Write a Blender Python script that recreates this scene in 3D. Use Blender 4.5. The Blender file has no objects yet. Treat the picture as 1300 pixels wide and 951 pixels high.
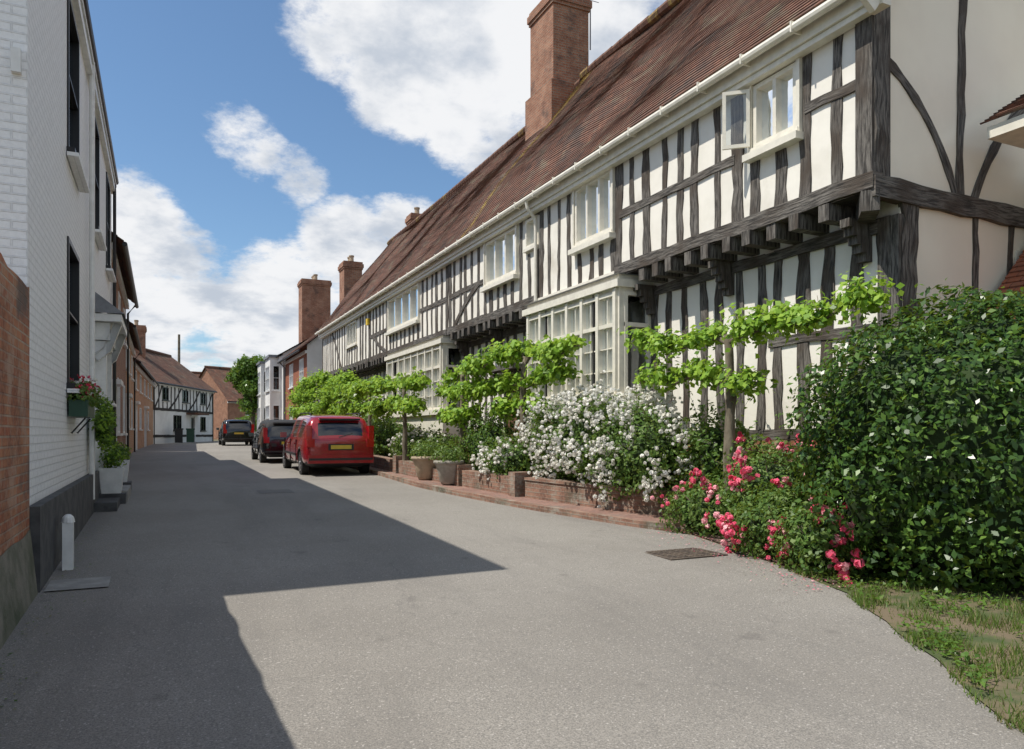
import bpy, math, random
import numpy as np
from mathutils import Vector, Matrix, noise
random.seed(7); rng=np.random.default_rng(7)
scene=bpy.context.scene
R=random.uniform
# ---------------------------------------------------------------- terrain profile
YS=[-600,-200,-60,-26,-15,-8,-4]+[float(i) for i in range(-2,61)]+[64+4*i for i in range(12)]+[130,170,250,400,800]
def _z(y): return max(y/26.0,-1.0) if y<0 else 1-math.exp(-y/26.0)
ZS=[_z(y) for y in YS]
def zg(y): return float(np.interp(y,YS,ZS))
# ---------------------------------------------------------------- materials
def newmat(name):
    m=bpy.data.materials.new(name); m.use_nodes=True
    return m,m.node_tree,m.node_tree.nodes['Principled BSDF']
def nd(nt,t,**k):
    n=nt.nodes.new(t)
    for a,b in k.items():
        if a in n.inputs: n.inputs[a].default_value=b
        else: setattr(n,a,b)
    return n
def mixc(nt,fac,a,b,mode='MIX'):
    n=nt.nodes.new('ShaderNodeMix'); n.data_type='RGBA'; n.blend_type=mode
    for s,v in ((0,fac),(6,a),(7,b)):
        if isinstance(v,(int,float)): n.inputs[s].default_value=v
        elif isinstance(v,tuple): n.inputs[s].default_value=(v+(1,))[:4]
        else: nt.links.new(v,n.inputs[s])
    return n.outputs[2]
def ramp(nt,v,lo,hi,a=0.0,b=1.0):
    n=nd(nt,'ShaderNodeMapRange'); n.interpolation_type='SMOOTHSTEP'
    n.inputs[1].default_value=lo;n.inputs[2].default_value=hi;n.inputs[3].default_value=a;n.inputs[4].default_value=b
    nt.links.new(v,n.inputs[0]); return n.outputs[0]
def coord(nt,kind='Object',sc=(1,1,1)):
    t=nd(nt,'ShaderNodeTexCoord'); m=nd(nt,'ShaderNodeMapping'); m.inputs['Scale'].default_value=sc
    nt.links.new(t.outputs[kind],m.inputs[0]); return m.outputs[0]
def noi(nt,vec,scale,detail=4,rough=.55):
    n=nd(nt,'ShaderNodeTexNoise'); n.inputs['Scale'].default_value=scale;n.inputs['Detail'].default_value=detail;n.inputs['Roughness'].default_value=rough
    nt.links.new(vec,n.inputs['Vector']); return n.outputs['Fac']
def bump(nt,p,h,s,d=.01,prev=None):
    b=nd(nt,'ShaderNodeBump'); b.inputs['Strength'].default_value=s;b.inputs['Distance'].default_value=d
    nt.links.new(h,b.inputs['Height'])
    if prev: nt.links.new(prev,b.inputs['Normal'])
    nt.links.new(b.outputs[0],p.inputs['Normal']); return b.outputs[0]
def nmat(name,c1,c2,scale=3,rough=.8,bs=.3,bscale=30,kind='Object',sc=(1,1,1),lo=.35,hi=.65,c3=None,s3=.6,metal=0,lo3=.5,hi3=.7):
    m,nt,p=newmat(name); v=coord(nt,kind,sc)
    col=mixc(nt,ramp(nt,noi(nt,v,scale,4),lo,hi),c1,c2)
    if c3: col=mixc(nt,ramp(nt,noi(nt,v,s3,5),lo3,hi3),col,c3)
    nt.links.new(col,p.inputs['Base Color']); p.inputs['Roughness'].default_value=rough; p.inputs['Metallic'].default_value=metal
    if bs: bump(nt,p,noi(nt,v,bscale,3),bs)
    return m
def brick(name,c1,c2,mort,bw=.225,bh=.075,ms=.01,rough=.9,bs=.6,dirt=None,var=.5,dscale=1.2,dlo=.5,dhi=.75,off=.5,dirt2=None,d2scale=.5):
    m,nt,p=newmat(name); v=coord(nt,'UV')
    b=nd(nt,'ShaderNodeTexBrick'); b.offset=off
    b.inputs['Color1'].default_value=c1+(1,);b.inputs['Color2'].default_value=c2+(1,);b.inputs['Mortar'].default_value=mort+(1,)
    b.inputs['Scale'].default_value=1;b.inputs['Brick Width'].default_value=bw;b.inputs['Row Height'].default_value=bh
    b.inputs['Mortar Size'].default_value=ms;b.inputs['Mortar Smooth'].default_value=.3;b.inputs['Bias'].default_value=0
    nt.links.new(v,b.inputs['Vector'])
    dk=mixc(nt,ramp(nt,noi(nt,v,2.3,4),.3,.7,0,var),b.outputs['Color'],tuple(x*.45 for x in c1))
    fine=mixc(nt,ramp(nt,noi(nt,v,22,2),.3,.75,0,.35),dk,tuple(min(1,x*1.4) for x in c2))
    if dirt: fine=mixc(nt,ramp(nt,noi(nt,v,dscale,6,.68),dlo,dhi),fine,dirt)
    if dirt2: fine=mixc(nt,ramp(nt,noi(nt,v,d2scale,7,.72),.5,.64,0,.85),fine,dirt2)
    nt.links.new(fine,p.inputs['Base Color']);p.inputs['Roughness'].default_value=rough
    inv=nd(nt,'ShaderNodeMath',operation='SUBTRACT');inv.inputs[0].default_value=1;nt.links.new(b.outputs['Fac'],inv.inputs[1])
    n1=bump(nt,p,inv.outputs[0],bs,.012); bump(nt,p,noi(nt,v,40,2),.3,.01,n1)
    return m
def leafm(name,c1,c2,trans=.35,rough=.45):
    m,nt,p=newmat(name)
    g=nd(nt,'ShaderNodeNewGeometry')
    col=mixc(nt,g.outputs['Random Per Island'],c1,c2)
    nt.links.new(col,p.inputs['Base Color']);p.inputs['Roughness'].default_value=rough
    p.inputs['Specular IOR Level'].default_value=.3
    t=nd(nt,'ShaderNodeBsdfTranslucent'); tc=mixc(nt,.35,col,(.5,.6,.05)) if c1[1]>c1[0]*1.1 else col
    nt.links.new(tc,t.inputs[0])
    mx=nd(nt,'ShaderNodeMixShader');mx.inputs[0].default_value=trans
    nt.links.new(p.outputs[0],mx.inputs[1]);nt.links.new(t.outputs[0],mx.inputs[2])
    nt.links.new(mx.outputs[0],nt.nodes['Material Output'].inputs[0])
    return m
def flat(name,c,rough=.5,metal=0,coat=0):
    m,nt,p=newmat(name); v=coord(nt); col=mixc(nt,ramp(nt,noi(nt,v,7,3),.3,.7),c,tuple(x*.86 for x in c))
    nt.links.new(col,p.inputs['Base Color']);p.inputs['Roughness'].default_value=rough;p.inputs['Metallic'].default_value=metal
    p.inputs['Coat Weight'].default_value=coat; return m
M={}
M['plaster']=nmat('cream_plaster',(.86,.82,.73),(.80,.76,.67),2.2,.85,.3,9,c3=(.64,.59,.50),s3=1.1,lo3=.56,hi3=.8)
M['gable']=nmat('cream_gable_plaster',(.90,.83,.69),(.86,.785,.65),1.2,.85,.2,8,c3=(.78,.72,.60),s3=.8,lo3=.55,hi3=.8)
M['whiteplaster']=nmat('white_render',(.8,.79,.76),(.7,.69,.66),1.2,.85,.2,8)
def timber(name,c1,c2,c3):
    m,nt,p=newmat(name); v=coord(nt,'UV',(14,1.3,1))
    f=noi(nt,v,2.2,6,.65); col=mixc(nt,ramp(nt,f,.36,.62),c1,c2)
    v2=coord(nt,'UV',(1.2,.7,1)); col=mixc(nt,ramp(nt,noi(nt,v2,1.7,4),.42,.66),col,c3)
    g=noi(nt,coord(nt,'UV',(38,1.6,1)),2,3)
    col=mixc(nt,ramp(nt,g,.55,.64,0,.85),col,(.010,.009,.008))
    nt.links.new(col,p.inputs['Base Color']);p.inputs['Roughness'].default_value=.85;bump(nt,p,f,.9,.02);return m
M['timber']=timber('weathered_oak',(.035,.030,.026),(.19,.172,.15),(.07,.052,.038))
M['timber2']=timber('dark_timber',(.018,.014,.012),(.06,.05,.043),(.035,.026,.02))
M['frame']=flat('cream_painted_wood',(.81,.765,.65),.45)
M['white']=flat('white_painted_wood',(.8,.8,.78),.4)
M['black']=flat('black_paint',(.012,.012,.013),.4)
M['lead']=nmat('lead_sheet',(.16,.17,.19),(.24,.25,.27),5,.6,.2)
M['whitebrick']=brick('white_painted_brick',(.80,.80,.80),(.84,.84,.84),(.70,.70,.70),ms=.010,bs=.7,var=.05,rough=.6)
M['redbrick']=brick('old_red_brick',(.36,.10,.045),(.46,.21,.10),(.40,.34,.26),bs=.9,dirt=(.13,.095,.075),dlo=.50,dhi=.72,var=.8,dirt2=(.42,.28,.2),d2scale=2.2)
M['brick2']=brick('house_brick',(.26,.11,.06),(.36,.17,.10),(.34,.28,.22),bs=.5,dirt=(.12,.08,.06))
M['chimbrick']=brick('chimney_brick',(.27,.095,.05),(.40,.19,.11),(.30,.26,.2),ms=.013,bs=.7,dirt=(.08,.055,.045),dlo=.5,dhi=.74,var=.6)
M['orange']=brick('orange_brick',(.42,.2,.09),(.5,.27,.14),(.45,.38,.3),bs=.4)
M['bedbrick']=brick('bed_brick',(.22,.11,.075),(.34,.2,.14),(.30,.27,.22),bs=.8,dirt=(.09,.09,.06),dlo=.48,dhi=.66,var=.8,dirt2=(.32,.30,.25),d2scale=2.5)
M['paver']=brick('brick_paver',(.23,.12,.09),(.31,.18,.14),(.16,.14,.12),bw=.21,bh=.1,bs=.5,dirt=(.16,.14,.12))
M['tile']=brick('clay_roof_tile',(.27,.115,.068),(.11,.062,.045),(.03,.02,.016),bw=.165,bh=.1,ms=.008,bs=.8,dirt=(.19,.15,.10),var=.9,dscale=1.6,dlo=.5,dhi=.68,dirt2=(.07,.05,.04),d2scale=.9)
M['tile_lichen']=brick('lichen_roof_tile',(.26,.15,.06),(.17,.10,.05),(.05,.03,.02),bw=.165,bh=.1,ms=.006,bs=.7,dirt=(.40,.29,.07),var=.6,dscale=3,dlo=.48,dhi=.64)
M['tilehung']=brick('hung_tiles',(.40,.12,.055),(.30,.12,.065),(.09,.04,.03),bw=.165,bh=.11,ms=.008,bs=.5)
M['soil']=nmat('soil',(.06,.042,.028),(.10,.07,.045),6,.95,.8,25)
M['grass']=nmat('grass_ground',(.05,.075,.022),(.075,.09,.03),5,.95,.8,40,c3=(.15,.115,.07),s3=1.8,lo3=.38,hi3=.54)
M['stone']=nmat('stone_slab',(.34,.33,.30),(.26,.25,.23),6,.85,.4,30)
M['mossy']=nmat('mossy_render',(.22,.20,.16),(.13,.13,.09),5,.9,.6,30,c3=(.07,.085,.045),s3=2)
M['terracotta']=nmat('weathered_terracotta',(.46,.36,.25),(.34,.27,.19),5,.85,.4,20)
M['terra2']=nmat('grey_stone_pot',(.38,.35,.30),(.27,.25,.21),6,.85,.4,20)
M['bark']=nmat('bark',(.10,.08,.055),(.20,.17,.12),9,.9,.9,25,sc=(1,1,.35))
M['green']=flat('green_plastic',(.02,.07,.04),.5)
M['iron']=nmat('cast_iron',(.07,.055,.045),(.13,.10,.075),8,.7,.6,40)
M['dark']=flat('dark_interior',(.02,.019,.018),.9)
M['curtain']=flat('curtain_fabric',(.7,.7,.68),.9)
M['door']=timber('oak_door',(.12,.055,.025),(.2,.10,.045),(.08,.04,.02))
M['flint']=nmat('plinth_stone',(.05,.05,.052),(.09,.09,.09),5,.8,.5,20)
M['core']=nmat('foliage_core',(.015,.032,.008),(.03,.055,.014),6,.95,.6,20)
M['hedge']=leafm('hedge_leaf',(.026,.064,.014),(.06,.125,.025),.18,.3)
M['hedge2']=leafm('hedge_leaf_light',(.08,.165,.028),(.14,.24,.045),.28,.35)
M['lime']=leafm('lime_leaf',(.20,.38,.04),(.36,.53,.07),.42,.5)
M['shrub']=leafm('shrub_leaf',(.055,.12,.022),(.11,.20,.04),.3,.45)
M['shrub2']=leafm('shrub_leaf_light',(.12,.20,.045),(.20,.29,.08),.3,.5)
M['treel']=leafm('tree_leaf',(.06,.14,.018),(.13,.25,.035),.35,.5)
M['pink']=leafm('pink_petal',(.85,.09,.20),(.9,.24,.34),.25,.6)
M['pink2']=leafm('pale_pink_petal',(.88,.36,.44),(.9,.55,.56),.25,.6)
M['wpet']=leafm('white_petal',(.88,.88,.85),(.88,.85,.76),.25,.6)
M['redpet']=leafm('red_petal',(.7,.03,.03),(.7,.1,.2),.25,.6)
M['blade']=leafm('grass_blade',(.07,.14,.02),(.15,.23,.05),.35,.5)
M['blade2']=leafm('dry_grass_blade',(.22,.2,.09),(.3,.27,.13),.3,.6)
M['tyre']=flat('tyre_rubber',(.015,.015,.015),.85)
M['alloy']=flat('alloy_wheel',(.45,.46,.48),.3,.9)
M['lampred']=flat('tail_lamp',(.45,.01,.012),.12,0,.6)
M['lampw']=flat('clear_lamp',(.65,.66,.68),.12,0,.6)
M['plate']=flat('yellow_number_plate',(.62,.45,.05),.4)
M['carglass']=flat('tinted_glass',(.012,.014,.016),.04,0,1)
M['trim']=flat('black_plastic_trim',(.02,.02,.021),.6)
M['red_paint']=flat('red_car_paint',(.34,.010,.018),.22,.2,1)
M['black_paint']=flat('black_car_paint',(.008,.009,.012),.15,.2,1)
M['softtop']=flat('soft_top',(.02,.02,.022),.8)
M['yellow']=flat('yellow_alarm_box',(.8,.55,.03),.5)
m,nt,p=newmat('window_glass'); M['glass']=m
gl=nd(nt,'ShaderNodeBsdfGlossy');gl.inputs['Roughness'].default_value=.03;gl.inputs[0].default_value=(.9,.95,1,1)
tr=nd(nt,'ShaderNodeBsdfTransparent');tr.inputs[0].default_value=(.72,.76,.76,1)
fr_=nd(nt,'ShaderNodeFresnel');fr_.inputs[0].default_value=1.55
ad=nd(nt,'ShaderNodeMath',operation='ADD');ad.inputs[1].default_value=.05;ad.use_clamp=True;nt.links.new(fr_.outputs[0],ad.inputs[0])
vv=coord(nt,'Object'); b_=nd(nt,'ShaderNodeBump');b_.inputs['Strength'].default_value=.15;b_.inputs['Distance'].default_value=.02
nt.links.new(noi(nt,vv,3,2),b_.inputs['Height']);nt.links.new(b_.outputs[0],gl.inputs['Normal'])
mx=nd(nt,'ShaderNodeMixShader');nt.links.new(ad.outputs[0],mx.inputs[0]);nt.links.new(tr.outputs[0],mx.inputs[1]);nt.links.new(gl.outputs[0],mx.inputs[2])
nt.links.new(mx.outputs[0],nt.nodes['Material Output'].inputs[0])
# asphalt
m,nt,p=newmat('worn_asphalt'); M['asphalt']=m; v=coord(nt)
c=mixc(nt,ramp(nt,noi(nt,v,.35,5,.6),.35,.65),(.235,.215,.187),(.30,.278,.245))
c=mixc(nt,ramp(nt,noi(nt,coord(nt,'Object',(1,.22,1)),1.0,6,.7),.46,.68,0,.6),c,(.175,.162,.145))
c=mixc(nt,ramp(nt,noi(nt,v,90,2,.7),.42,.62,0,.85),c,(.155,.145,.13))
c=mixc(nt,ramp(nt,noi(nt,v,60,2,.5),.61,.71,0,.8),c,(.44,.41,.37))
vo=nd(nt,'ShaderNodeTexVoronoi',feature='DISTANCE_TO_EDGE');vo.inputs['Scale'].default_value=.33
wv=nd(nt,'ShaderNodeVectorMath',operation='ADD');nz=nd(nt,'ShaderNodeTexNoise');nz.inputs['Scale'].default_value=1.5;nz.inputs['Detail'].default_value=5
nt.links.new(v,nz.inputs['Vector']);nt.links.new(v,wv.inputs[0]);nt.links.new(nz.outputs['Color'],wv.inputs[1]);nt.links.new(wv.outputs[0],vo.inputs['Vector'])
crk=ramp(nt,vo.outputs['Distance'],.0,.005,.2,0.); c=mixc(nt,crk,c,(.08,.075,.07))
c=mixc(nt,ramp(nt,noi(nt,v,2.6,3,.5),.66,.76,0,.4),c,(.11,.10,.09))
nt.links.new(c,p.inputs['Base Color']);p.inputs['Roughness'].default_value=.85
bump(nt,p,noi(nt,v,110,2,.7),.7,.008)
# ---------------------------------------------------------------- mesh builder
class Fr:
    def __init__(s,o,u,n): s.o=Vector(o);s.u=Vector(u).normalized();s.n=Vector(n).normalized()
    def P(s,a,b,z): return s.o+s.u*a+s.n*b+Vector((0,0,z))
W0=Fr((0,0,0),(1,0,0),(0,1,0))
class MB:
    def __init__(s): s.v=[];s.f=[];s.m=[];s.uv=[];s.sl=[]
    def quad(s,pts,mat,uv=None):
        i=len(s.v); s.v+= [tuple(p) for p in pts]; s.f.append(tuple(range(i,i+len(pts))))
        if mat not in s.sl: s.sl.append(mat)
        s.m.append(s.sl.index(mat))
        if uv is None:
            p0=Vector(pts[0]);e=(Vector(pts[1])-p0);L=e.length or 1;e/=L
            n=e.cross(Vector(pts[2])-p0);n=n.normalized() if n.length>1e-9 else Vector((0,0,1));g=n.cross(e)
            uv=[((Vector(q)-p0).dot(e),(Vector(q)-p0).dot(g)) for q in pts]
        s.uv.append(uv)
    def box(s,fr,a0,a1,b0,b1,z0,z1,mat,skip=''):
        P=fr.P
        if 'f' not in skip: s.quad([P(a0,b1,z0),P(a1,b1,z0),P(a1,b1,z1),P(a0,b1,z1)],mat,[(a0,z0),(a1,z0),(a1,z1),(a0,z1)])
        if 'k' not in skip: s.quad([P(a1,b0,z0),P(a0,b0,z0),P(a0,b0,z1),P(a1,b0,z1)],mat,[(a1,z0),(a0,z0),(a0,z1),(a1,z1)])
        s.quad([P(a0,b0,z0),P(a0,b1,z0),P(a0,b1,z1),P(a0,b0,z1)],mat,[(b0,z0),(b1,z0),(b1,z1),(b0,z1)])
        s.quad([P(a1,b1,z0),P(a1,b0,z0),P(a1,b0,z1),P(a1,b1,z1)],mat,[(b1,z0),(b0,z0),(b0,z1),(b1,z1)])
        s.quad([P(a0,b1,z1),P(a1,b1,z1),P(a1,b0,z1),P(a0,b0,z1)],mat,[(a0,b1),(a1,b1),(a1,b0),(a0,b0)])
        s.quad([P(a0,b0,z0),P(a1,b0,z0),P(a1,b1,z0),P(a0,b1,z0)],mat,[(a0,b0),(a1,b0),(a1,b1),(a0,b1)])
    def pbeam(s,fr,pts,w,b0,b1,mat):
        n=len(pts);ro=R(0,50);Lc=0;rows=[]
        for i,(a,z) in enumerate(pts):
            if i>0: Lc+=math.hypot(a-pts[i-1][0],z-pts[i-1][1])
            q0=pts[max(0,i-1)];q1=pts[min(n-1,i+1)];dx=q1[0]-q0[0];dz=q1[1]-q0[1];l=math.hypot(dx,dz) or 1
            px_,pz_=-dz/l,dx/l; ww=(w[i] if isinstance(w,(list,tuple)) else w)/2
            rows.append((a+px_*ww,z+pz_*ww,a-px_*ww,z-pz_*ww,Lc,ww))
        for r,t in zip(rows[:-1],rows[1:]):
            P=fr.P
            s.quad([P(r[2],b1,r[3]),P(t[2],b1,t[3]),P(t[0],b1,t[1]),P(r[0],b1,r[1])],mat,[(ro,r[4]+ro),(ro,t[4]+ro),(ro+2*t[5],t[4]+ro),(ro+2*r[5],r[4]+ro)])
            for k in (0,2):
                s.quad([P(r[k],b0,r[k+1]),P(r[k],b1,r[k+1]),P(t[k],b1,t[k+1]),P(t[k],b0,t[k+1])],mat,[(ro,r[4]),(ro+b1-b0,r[4]),(ro+b1-b0,t[4]),(ro,t[4])])
        for r in (rows[0],rows[-1]):
            P=fr.P; s.quad([P(r[0],b0,r[1]),P(r[2],b0,r[3]),P(r[2],b1,r[3]),P(r[0],b1,r[1])],mat,[(ro,0),(ro+.1,0),(ro+.1,.05),(ro,.05)])
    def stud(s,fr,a,z0,z1,w,mat,b0=-.02,b1=.022,wob=.024):
        n=max(3,int((z1-z0)/.24)); pts=[];ws=[];lean=R(-.028,.028);bow=R(-.04,.04)
        for i in range(n+1):
            t=i/n;pts.append((a+R(-wob,wob)*.7+lean*(t-.5)*(z1-z0)+bow*math.sin(math.pi*t),z0+(z1-z0)*t));ws.append(w*R(.78,1.18))
        s.pbeam(fr,pts,ws,b0,b1+R(-.003,.003),mat)
    def rail(s,fr,a0,a1,z,w,mat,b0=-.02,b1=.027,wob=.014):
        n=max(3,int(abs(a1-a0)/.5)); pts=[];ws=[]
        for i in range(n+1): pts.append((a0+(a1-a0)*i/n,z+R(-wob,wob)));ws.append(w*R(.86,1.12))
        s.pbeam(fr,pts,ws,b0,b1+R(-.002,.002),mat)
    def wall(s,fr,a0,a1,z0,z1,ops,mat,rev=.14,b=0.0,rmat=None):
        xs=sorted(set([a0,a1]+[o[0] for o in ops]+[o[1] for o in ops])); zs=sorted(set([z0,z1]+[o[2] for o in ops]+[o[3] for o in ops]))
        xs=[x for x in xs if a0<=x<=a1];zs=[z for z in zs if z0<=z<=z1]
        for x0,x1 in zip(xs[:-1],xs[1:]):
            for q0,q1 in zip(zs[:-1],zs[1:]):
                cx,cz=(x0+x1)/2,(q0+q1)/2
                if any(o[0]<cx<o[1] and o[2]<cz<o[3] for o in ops): continue
                s.quad([fr.P(x0,b,q0),fr.P(x1,b,q0),fr.P(x1,b,q1),fr.P(x0,b,q1)],mat,[(x0,q0),(x1,q0),(x1,q1),(x0,q1)])
        for o in ops:
            P=fr.P;A,B,C,D=o[:4];rm=rmat or mat
            for q in ([(A,C),(A,D)],[(B,C),(B,D)],[(A,C),(B,C)],[(A,D),(B,D)]):
                (x,z),(x2,z2)=q
                s.quad([P(x,b,z),P(x2,b,z2),P(x2,b-rev,z2),P(x,b-rev,z)],rm)
    def window(s,fr,a0,a1,z0,z1,cols=2,rows=1,fm=None,b=0.0,sill=True,curt=True,f=.06,proud=.02):
        fm=fm or M['frame']; B0=b-.09;B1=b+proud
        s.box(fr,a0,a0+f,B0,B1,z0,z1,fm);s.box(fr,a1-f,a1,B0,B1,z0,z1,fm)
        s.box(fr,a0+f,a1-f,B0,B1,z1-f,z1,fm);s.box(fr,a0+f,a1-f,B0,B1,z0,z0+f,fm)
        cw=(a1-a0)/cols
        for i in range(1,cols): s.box(fr,a0+cw*i-.03,a0+cw*i+.03,B0+.005,B1-.004,z0+f,z1-f,fm)
        for j in range(1,rows):
            zz=z0+(z1-z0)*j/rows; 
            for i in range(cols): s.box(fr,a0+cw*i+.04,a0+cw*(i+1)-.04,B0+.02,B1-.012,zz-.013,zz+.013,fm)
        for i in range(cols):
            dz=R(-.006,.006)
            s.quad([fr.P(a0+cw*i+.02,b-.055+dz,z0+f),fr.P(a0+cw*(i+1)-.02,b-.055-dz,z0+f),fr.P(a0+cw*(i+1)-.02,b-.055-dz,z1-f),fr.P(a0+cw*i+.02,b-.055+dz,z1-f)],M['glass'])
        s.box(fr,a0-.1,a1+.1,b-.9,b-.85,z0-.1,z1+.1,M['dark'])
        if curt:
            w=a1-a0
            for (c0,c1) in ((a0+.02,a0+w*R(.18,.3)),(a1-w*R(.15,.3),a1-.02)):
                n=8
                for i in range(n):
                    x0=c0+(c1-c0)*i/n;x1=c0+(c1-c0)*(i+1)/n; d0=.03*(i%2);d1=.03*((i+1)%2)
                    s.quad([fr.P(x0,b-.2-d0,z0),fr.P(x1,b-.2-d1,z0),fr.P(x1,b-.2-d1,z1),fr.P(x0,b-.2-d0,z1)],M['curtain'])
        if sill: s.box(fr,a0-.06,a1+.06,b-.05,b+.09,z0-.07,z0-.001,fm)
    def tube(s,pts,rad,mat,seg=8):
        pts=[Vector(p) for p in pts];n=len(pts);base=len(s.v)
        if mat not in s.sl: s.sl.append(mat)
        mi=s.sl.index(mat)
        for i,p in enumerate(pts):
            d=(pts[min(n-1,i+1)]-pts[max(0,i-1)]).normalized();up=Vector((0,0,1)) if abs(d.z)<.9 else Vector((1,0,0))
            x=d.cross(up).normalized();y=d.cross(x);r=rad[i] if isinstance(rad,(list,tuple)) else rad
            for k in range(seg):
                t=2*math.pi*k/seg;s.v.append(tuple(p+x*math.cos(t)*r+y*math.sin(t)*r))
        for i in range(n-1):
            for k in range(seg):
                a=base+i*seg+k;b=base+i*seg+(k+1)%seg
                s.f.append((a,b,b+seg,a+seg));s.m.append(mi);s.uv.append([(k/seg,i),((k+1)/seg,i),((k+1)/seg,i+1),(k/seg,i+1)])
        for i,o in ((0,0),(n-1,(n-1)*seg)):
            s.f.append(tuple(base+o+k for k in range(seg)));s.m.append(mi);s.uv.append([(0,0)]*seg)
    def lathe(s,c,prof,mat,seg=20):
        c=Vector(c);base=len(s.v)
        if mat not in s.sl: s.sl.append(mat)
        mi=s.sl.index(mat)
        for r,z in prof:
            for k in range(seg):
                t=2*math.pi*k/seg;s.v.append((c.x+r*math.cos(t),c.y+r*math.sin(t),c.z+z))
        for i in range(len(prof)-1):
            for k in range(seg):
                a=base+i*seg+k;b=base+i*seg+(k+1)%seg
                s.f.append((a,b,b+seg,a+seg));s.m.append(mi);s.uv.append([(0,0),(1,0),(1,1),(0,1)])
    def roof(s,fr,a0,a1,be,ze,br,zr,mat,gauge=.1,seglen=.8,sag=.05,seed=0,thick=.022):
        L=math.hypot(br-be,zr-ze);nc=max(2,int(L/gauge));ns=max(1,int((a1-a0)/seglen))
        nb=(zr-ze)/L; nz_=abs(br-be)/L; sgn=1 if be>br else -1
        def pt(a,t,off,jit=0):
            w=sag*noise.noise(Vector((a*.35,t*1.7,seed)))*min(1,t*5)-(.06 if sag>0 else 0)*math.sin(math.pi*min(1,max(0,(a-a0)/(a1-a0))))*t
            o=off+w+jit
            return fr.P(a,be+(br-be)*t+sgn*nb*o,ze+(zr-ze)*t+nz_*o)
        for i in range(nc):
            t0=i/nc;t1=min(1,(i+1)/nc+.004)
            for j in range(ns):
                x0=a0+(a1-a0)*j/ns;x1=a0+(a1-a0)*(j+1)/ns
                j0=.009*noise.noise(Vector((x0*4,i*3.3,seed+4)));j1=.009*noise.noise(Vector((x1*4,i*3.3,seed+4)))
                p0,p1,p2,p3=pt(x0,t0,thick,j0),pt(x1,t0,thick,j1),pt(x1,t1,.004),pt(x0,t1,.004)
                s.quad([p0,p1,p2,p3],mat,[(x0,i*.1+.001),(x1,i*.1+.001),(x1,i*.1+.099),(x0,i*.1+.099)])
                q0,q1=pt(x0,t0,.0),pt(x1,t0,.0)
                s.quad([q0,q1,p1,p0],mat,[(x0,i*.1),(x1,i*.1),(x1,i*.1+.02),(x0,i*.1+.02)])
    def obj(s,name,parent=None,smooth=False,bevel=0):
        me=bpy.data.meshes.new(name);me.from_pydata(s.v,[],s.f)
        for m_ in s.sl: me.materials.append(m_)
        me.polygons.foreach_set('material_index',s.m)
        ul=me.uv_layers.new(name='UVMap');fl=[c for u in s.uv for q in u for c in q];ul.data.foreach_set('uv',fl)
        if smooth: me.polygons.foreach_set('use_smooth',[True]*len(s.f))
        me.update();o=bpy.data.objects.new(name,me);scene.collection.objects.link(o)
        if bevel:
            b=o.modifiers.new('b','BEVEL');b.width=bevel;b.segments=2
        if parent: par(o,parent)
        return o
def par(o,p):
    o.parent=p;o.matrix_parent_inverse=Matrix.Translation(-Vector(p.location))
def empty(name,loc=(0,0,0)):
    e=bpy.data.objects.new(name,None);e.location=loc;e.empty_display_size=.3;scene.collection.objects.link(e);return e
# ---------------------------------------------------------------- ground sheets
def sheet(name,rows,dz,mat,parent=None,nx=1):
    ys=[r[0] for r in rows];lo,hi=ys[0],ys[-1]
    yy=sorted(set([lo,hi]+[y for y in YS if lo<y<hi]+[y for y in ys]))
    mb=MB()
    X=lambda y,k: float(np.interp(y,ys,[r[k] for r in rows]))
    for y0,y1 in zip(yy[:-1],yy[1:]):
        for i in range(nx):
            f0,f1=i/nx,(i+1)/nx
            g=lambda y,f:X(y,1)*(1-f)+X(y,2)*f
            p=[(g(y0,f0),y0,zg(y0)+dz),(g(y0,f1),y0,zg(y0)+dz),(g(y1,f1),y1,zg(y1)+dz),(g(y1,f0),y1,zg(y1)+dz)]
            mb.quad(p,mat,[(q[0],q[1]) for q in p])
    return mb.obj(name,parent)
sheet('ground',[(-600,-800,800),(800,-800,800)],0,M['grass'])
ROADR=[(-30,2.5),(0,2.7),(1.5,3.4),(2.95,4.35),(4.0,5.05),(4.75,5.5),(6,5.9),(7.9,6.3),(8.3,6.15),(10,5.75),(12,5.38),(15,5.05),(18,5.1),(50,5.1),(62,10),(76,18),(100,30)]
XR=lambda y: float(np.interp(y,[r[0] for r in ROADR],[r[1] for r in ROADR]))
rl=[(-30,-1.4),(37,-1.6),(55.5,-.9),(66.7,3.6),(80,9),(100,20)]
XL=lambda y: float(np.interp(y,[r[0] for r in rl],[r[1] for r in rl]))
ry=sorted(set([r[0] for r in ROADR]+[r[0] for r in rl]+[.25*i for i in range(-4,24)]))
def wav(y): return .09*noise.noise(Vector((y*1.7,0,3)))+.05*noise.noise(Vector((y*6,2,3))) if y<5.6 else 0
sheet('road',[(y,XL(y),XR(y)+wav(y)) for y in ry],.004,M['asphalt'])
sheet('grass_verge',[(y,XR(y)+wav(y),14) for y in [-1+.25*i for i in range(25)]],.012,M['grass'])
sheet('rose_bed_soil',[(5.1,5.7,7.95),(6,5.94,7.95),(7.9,6.32,7.95),(9.1,6.8,7.95)],.016,M['soil'])
def smooth(pts,step=.4):
    P=[Vector(p) for p in pts];out=[]
    for i in range(len(P)-1):
        p0=P[max(0,i-1)];p1=P[i];p2=P[i+1];p3=P[min(len(P)-1,i+2)];n=max(1,int((p2-p1).length/step))
        for k in range(n):
            t=k/n;out.append(.5*((2*p1)+(p2-p0)*t+(2*p0-5*p1+4*p2-p3)*t*t+(-p0+3*p1-3*p2+p3)*t**3))
    out.append(P[-1]);return out
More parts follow.
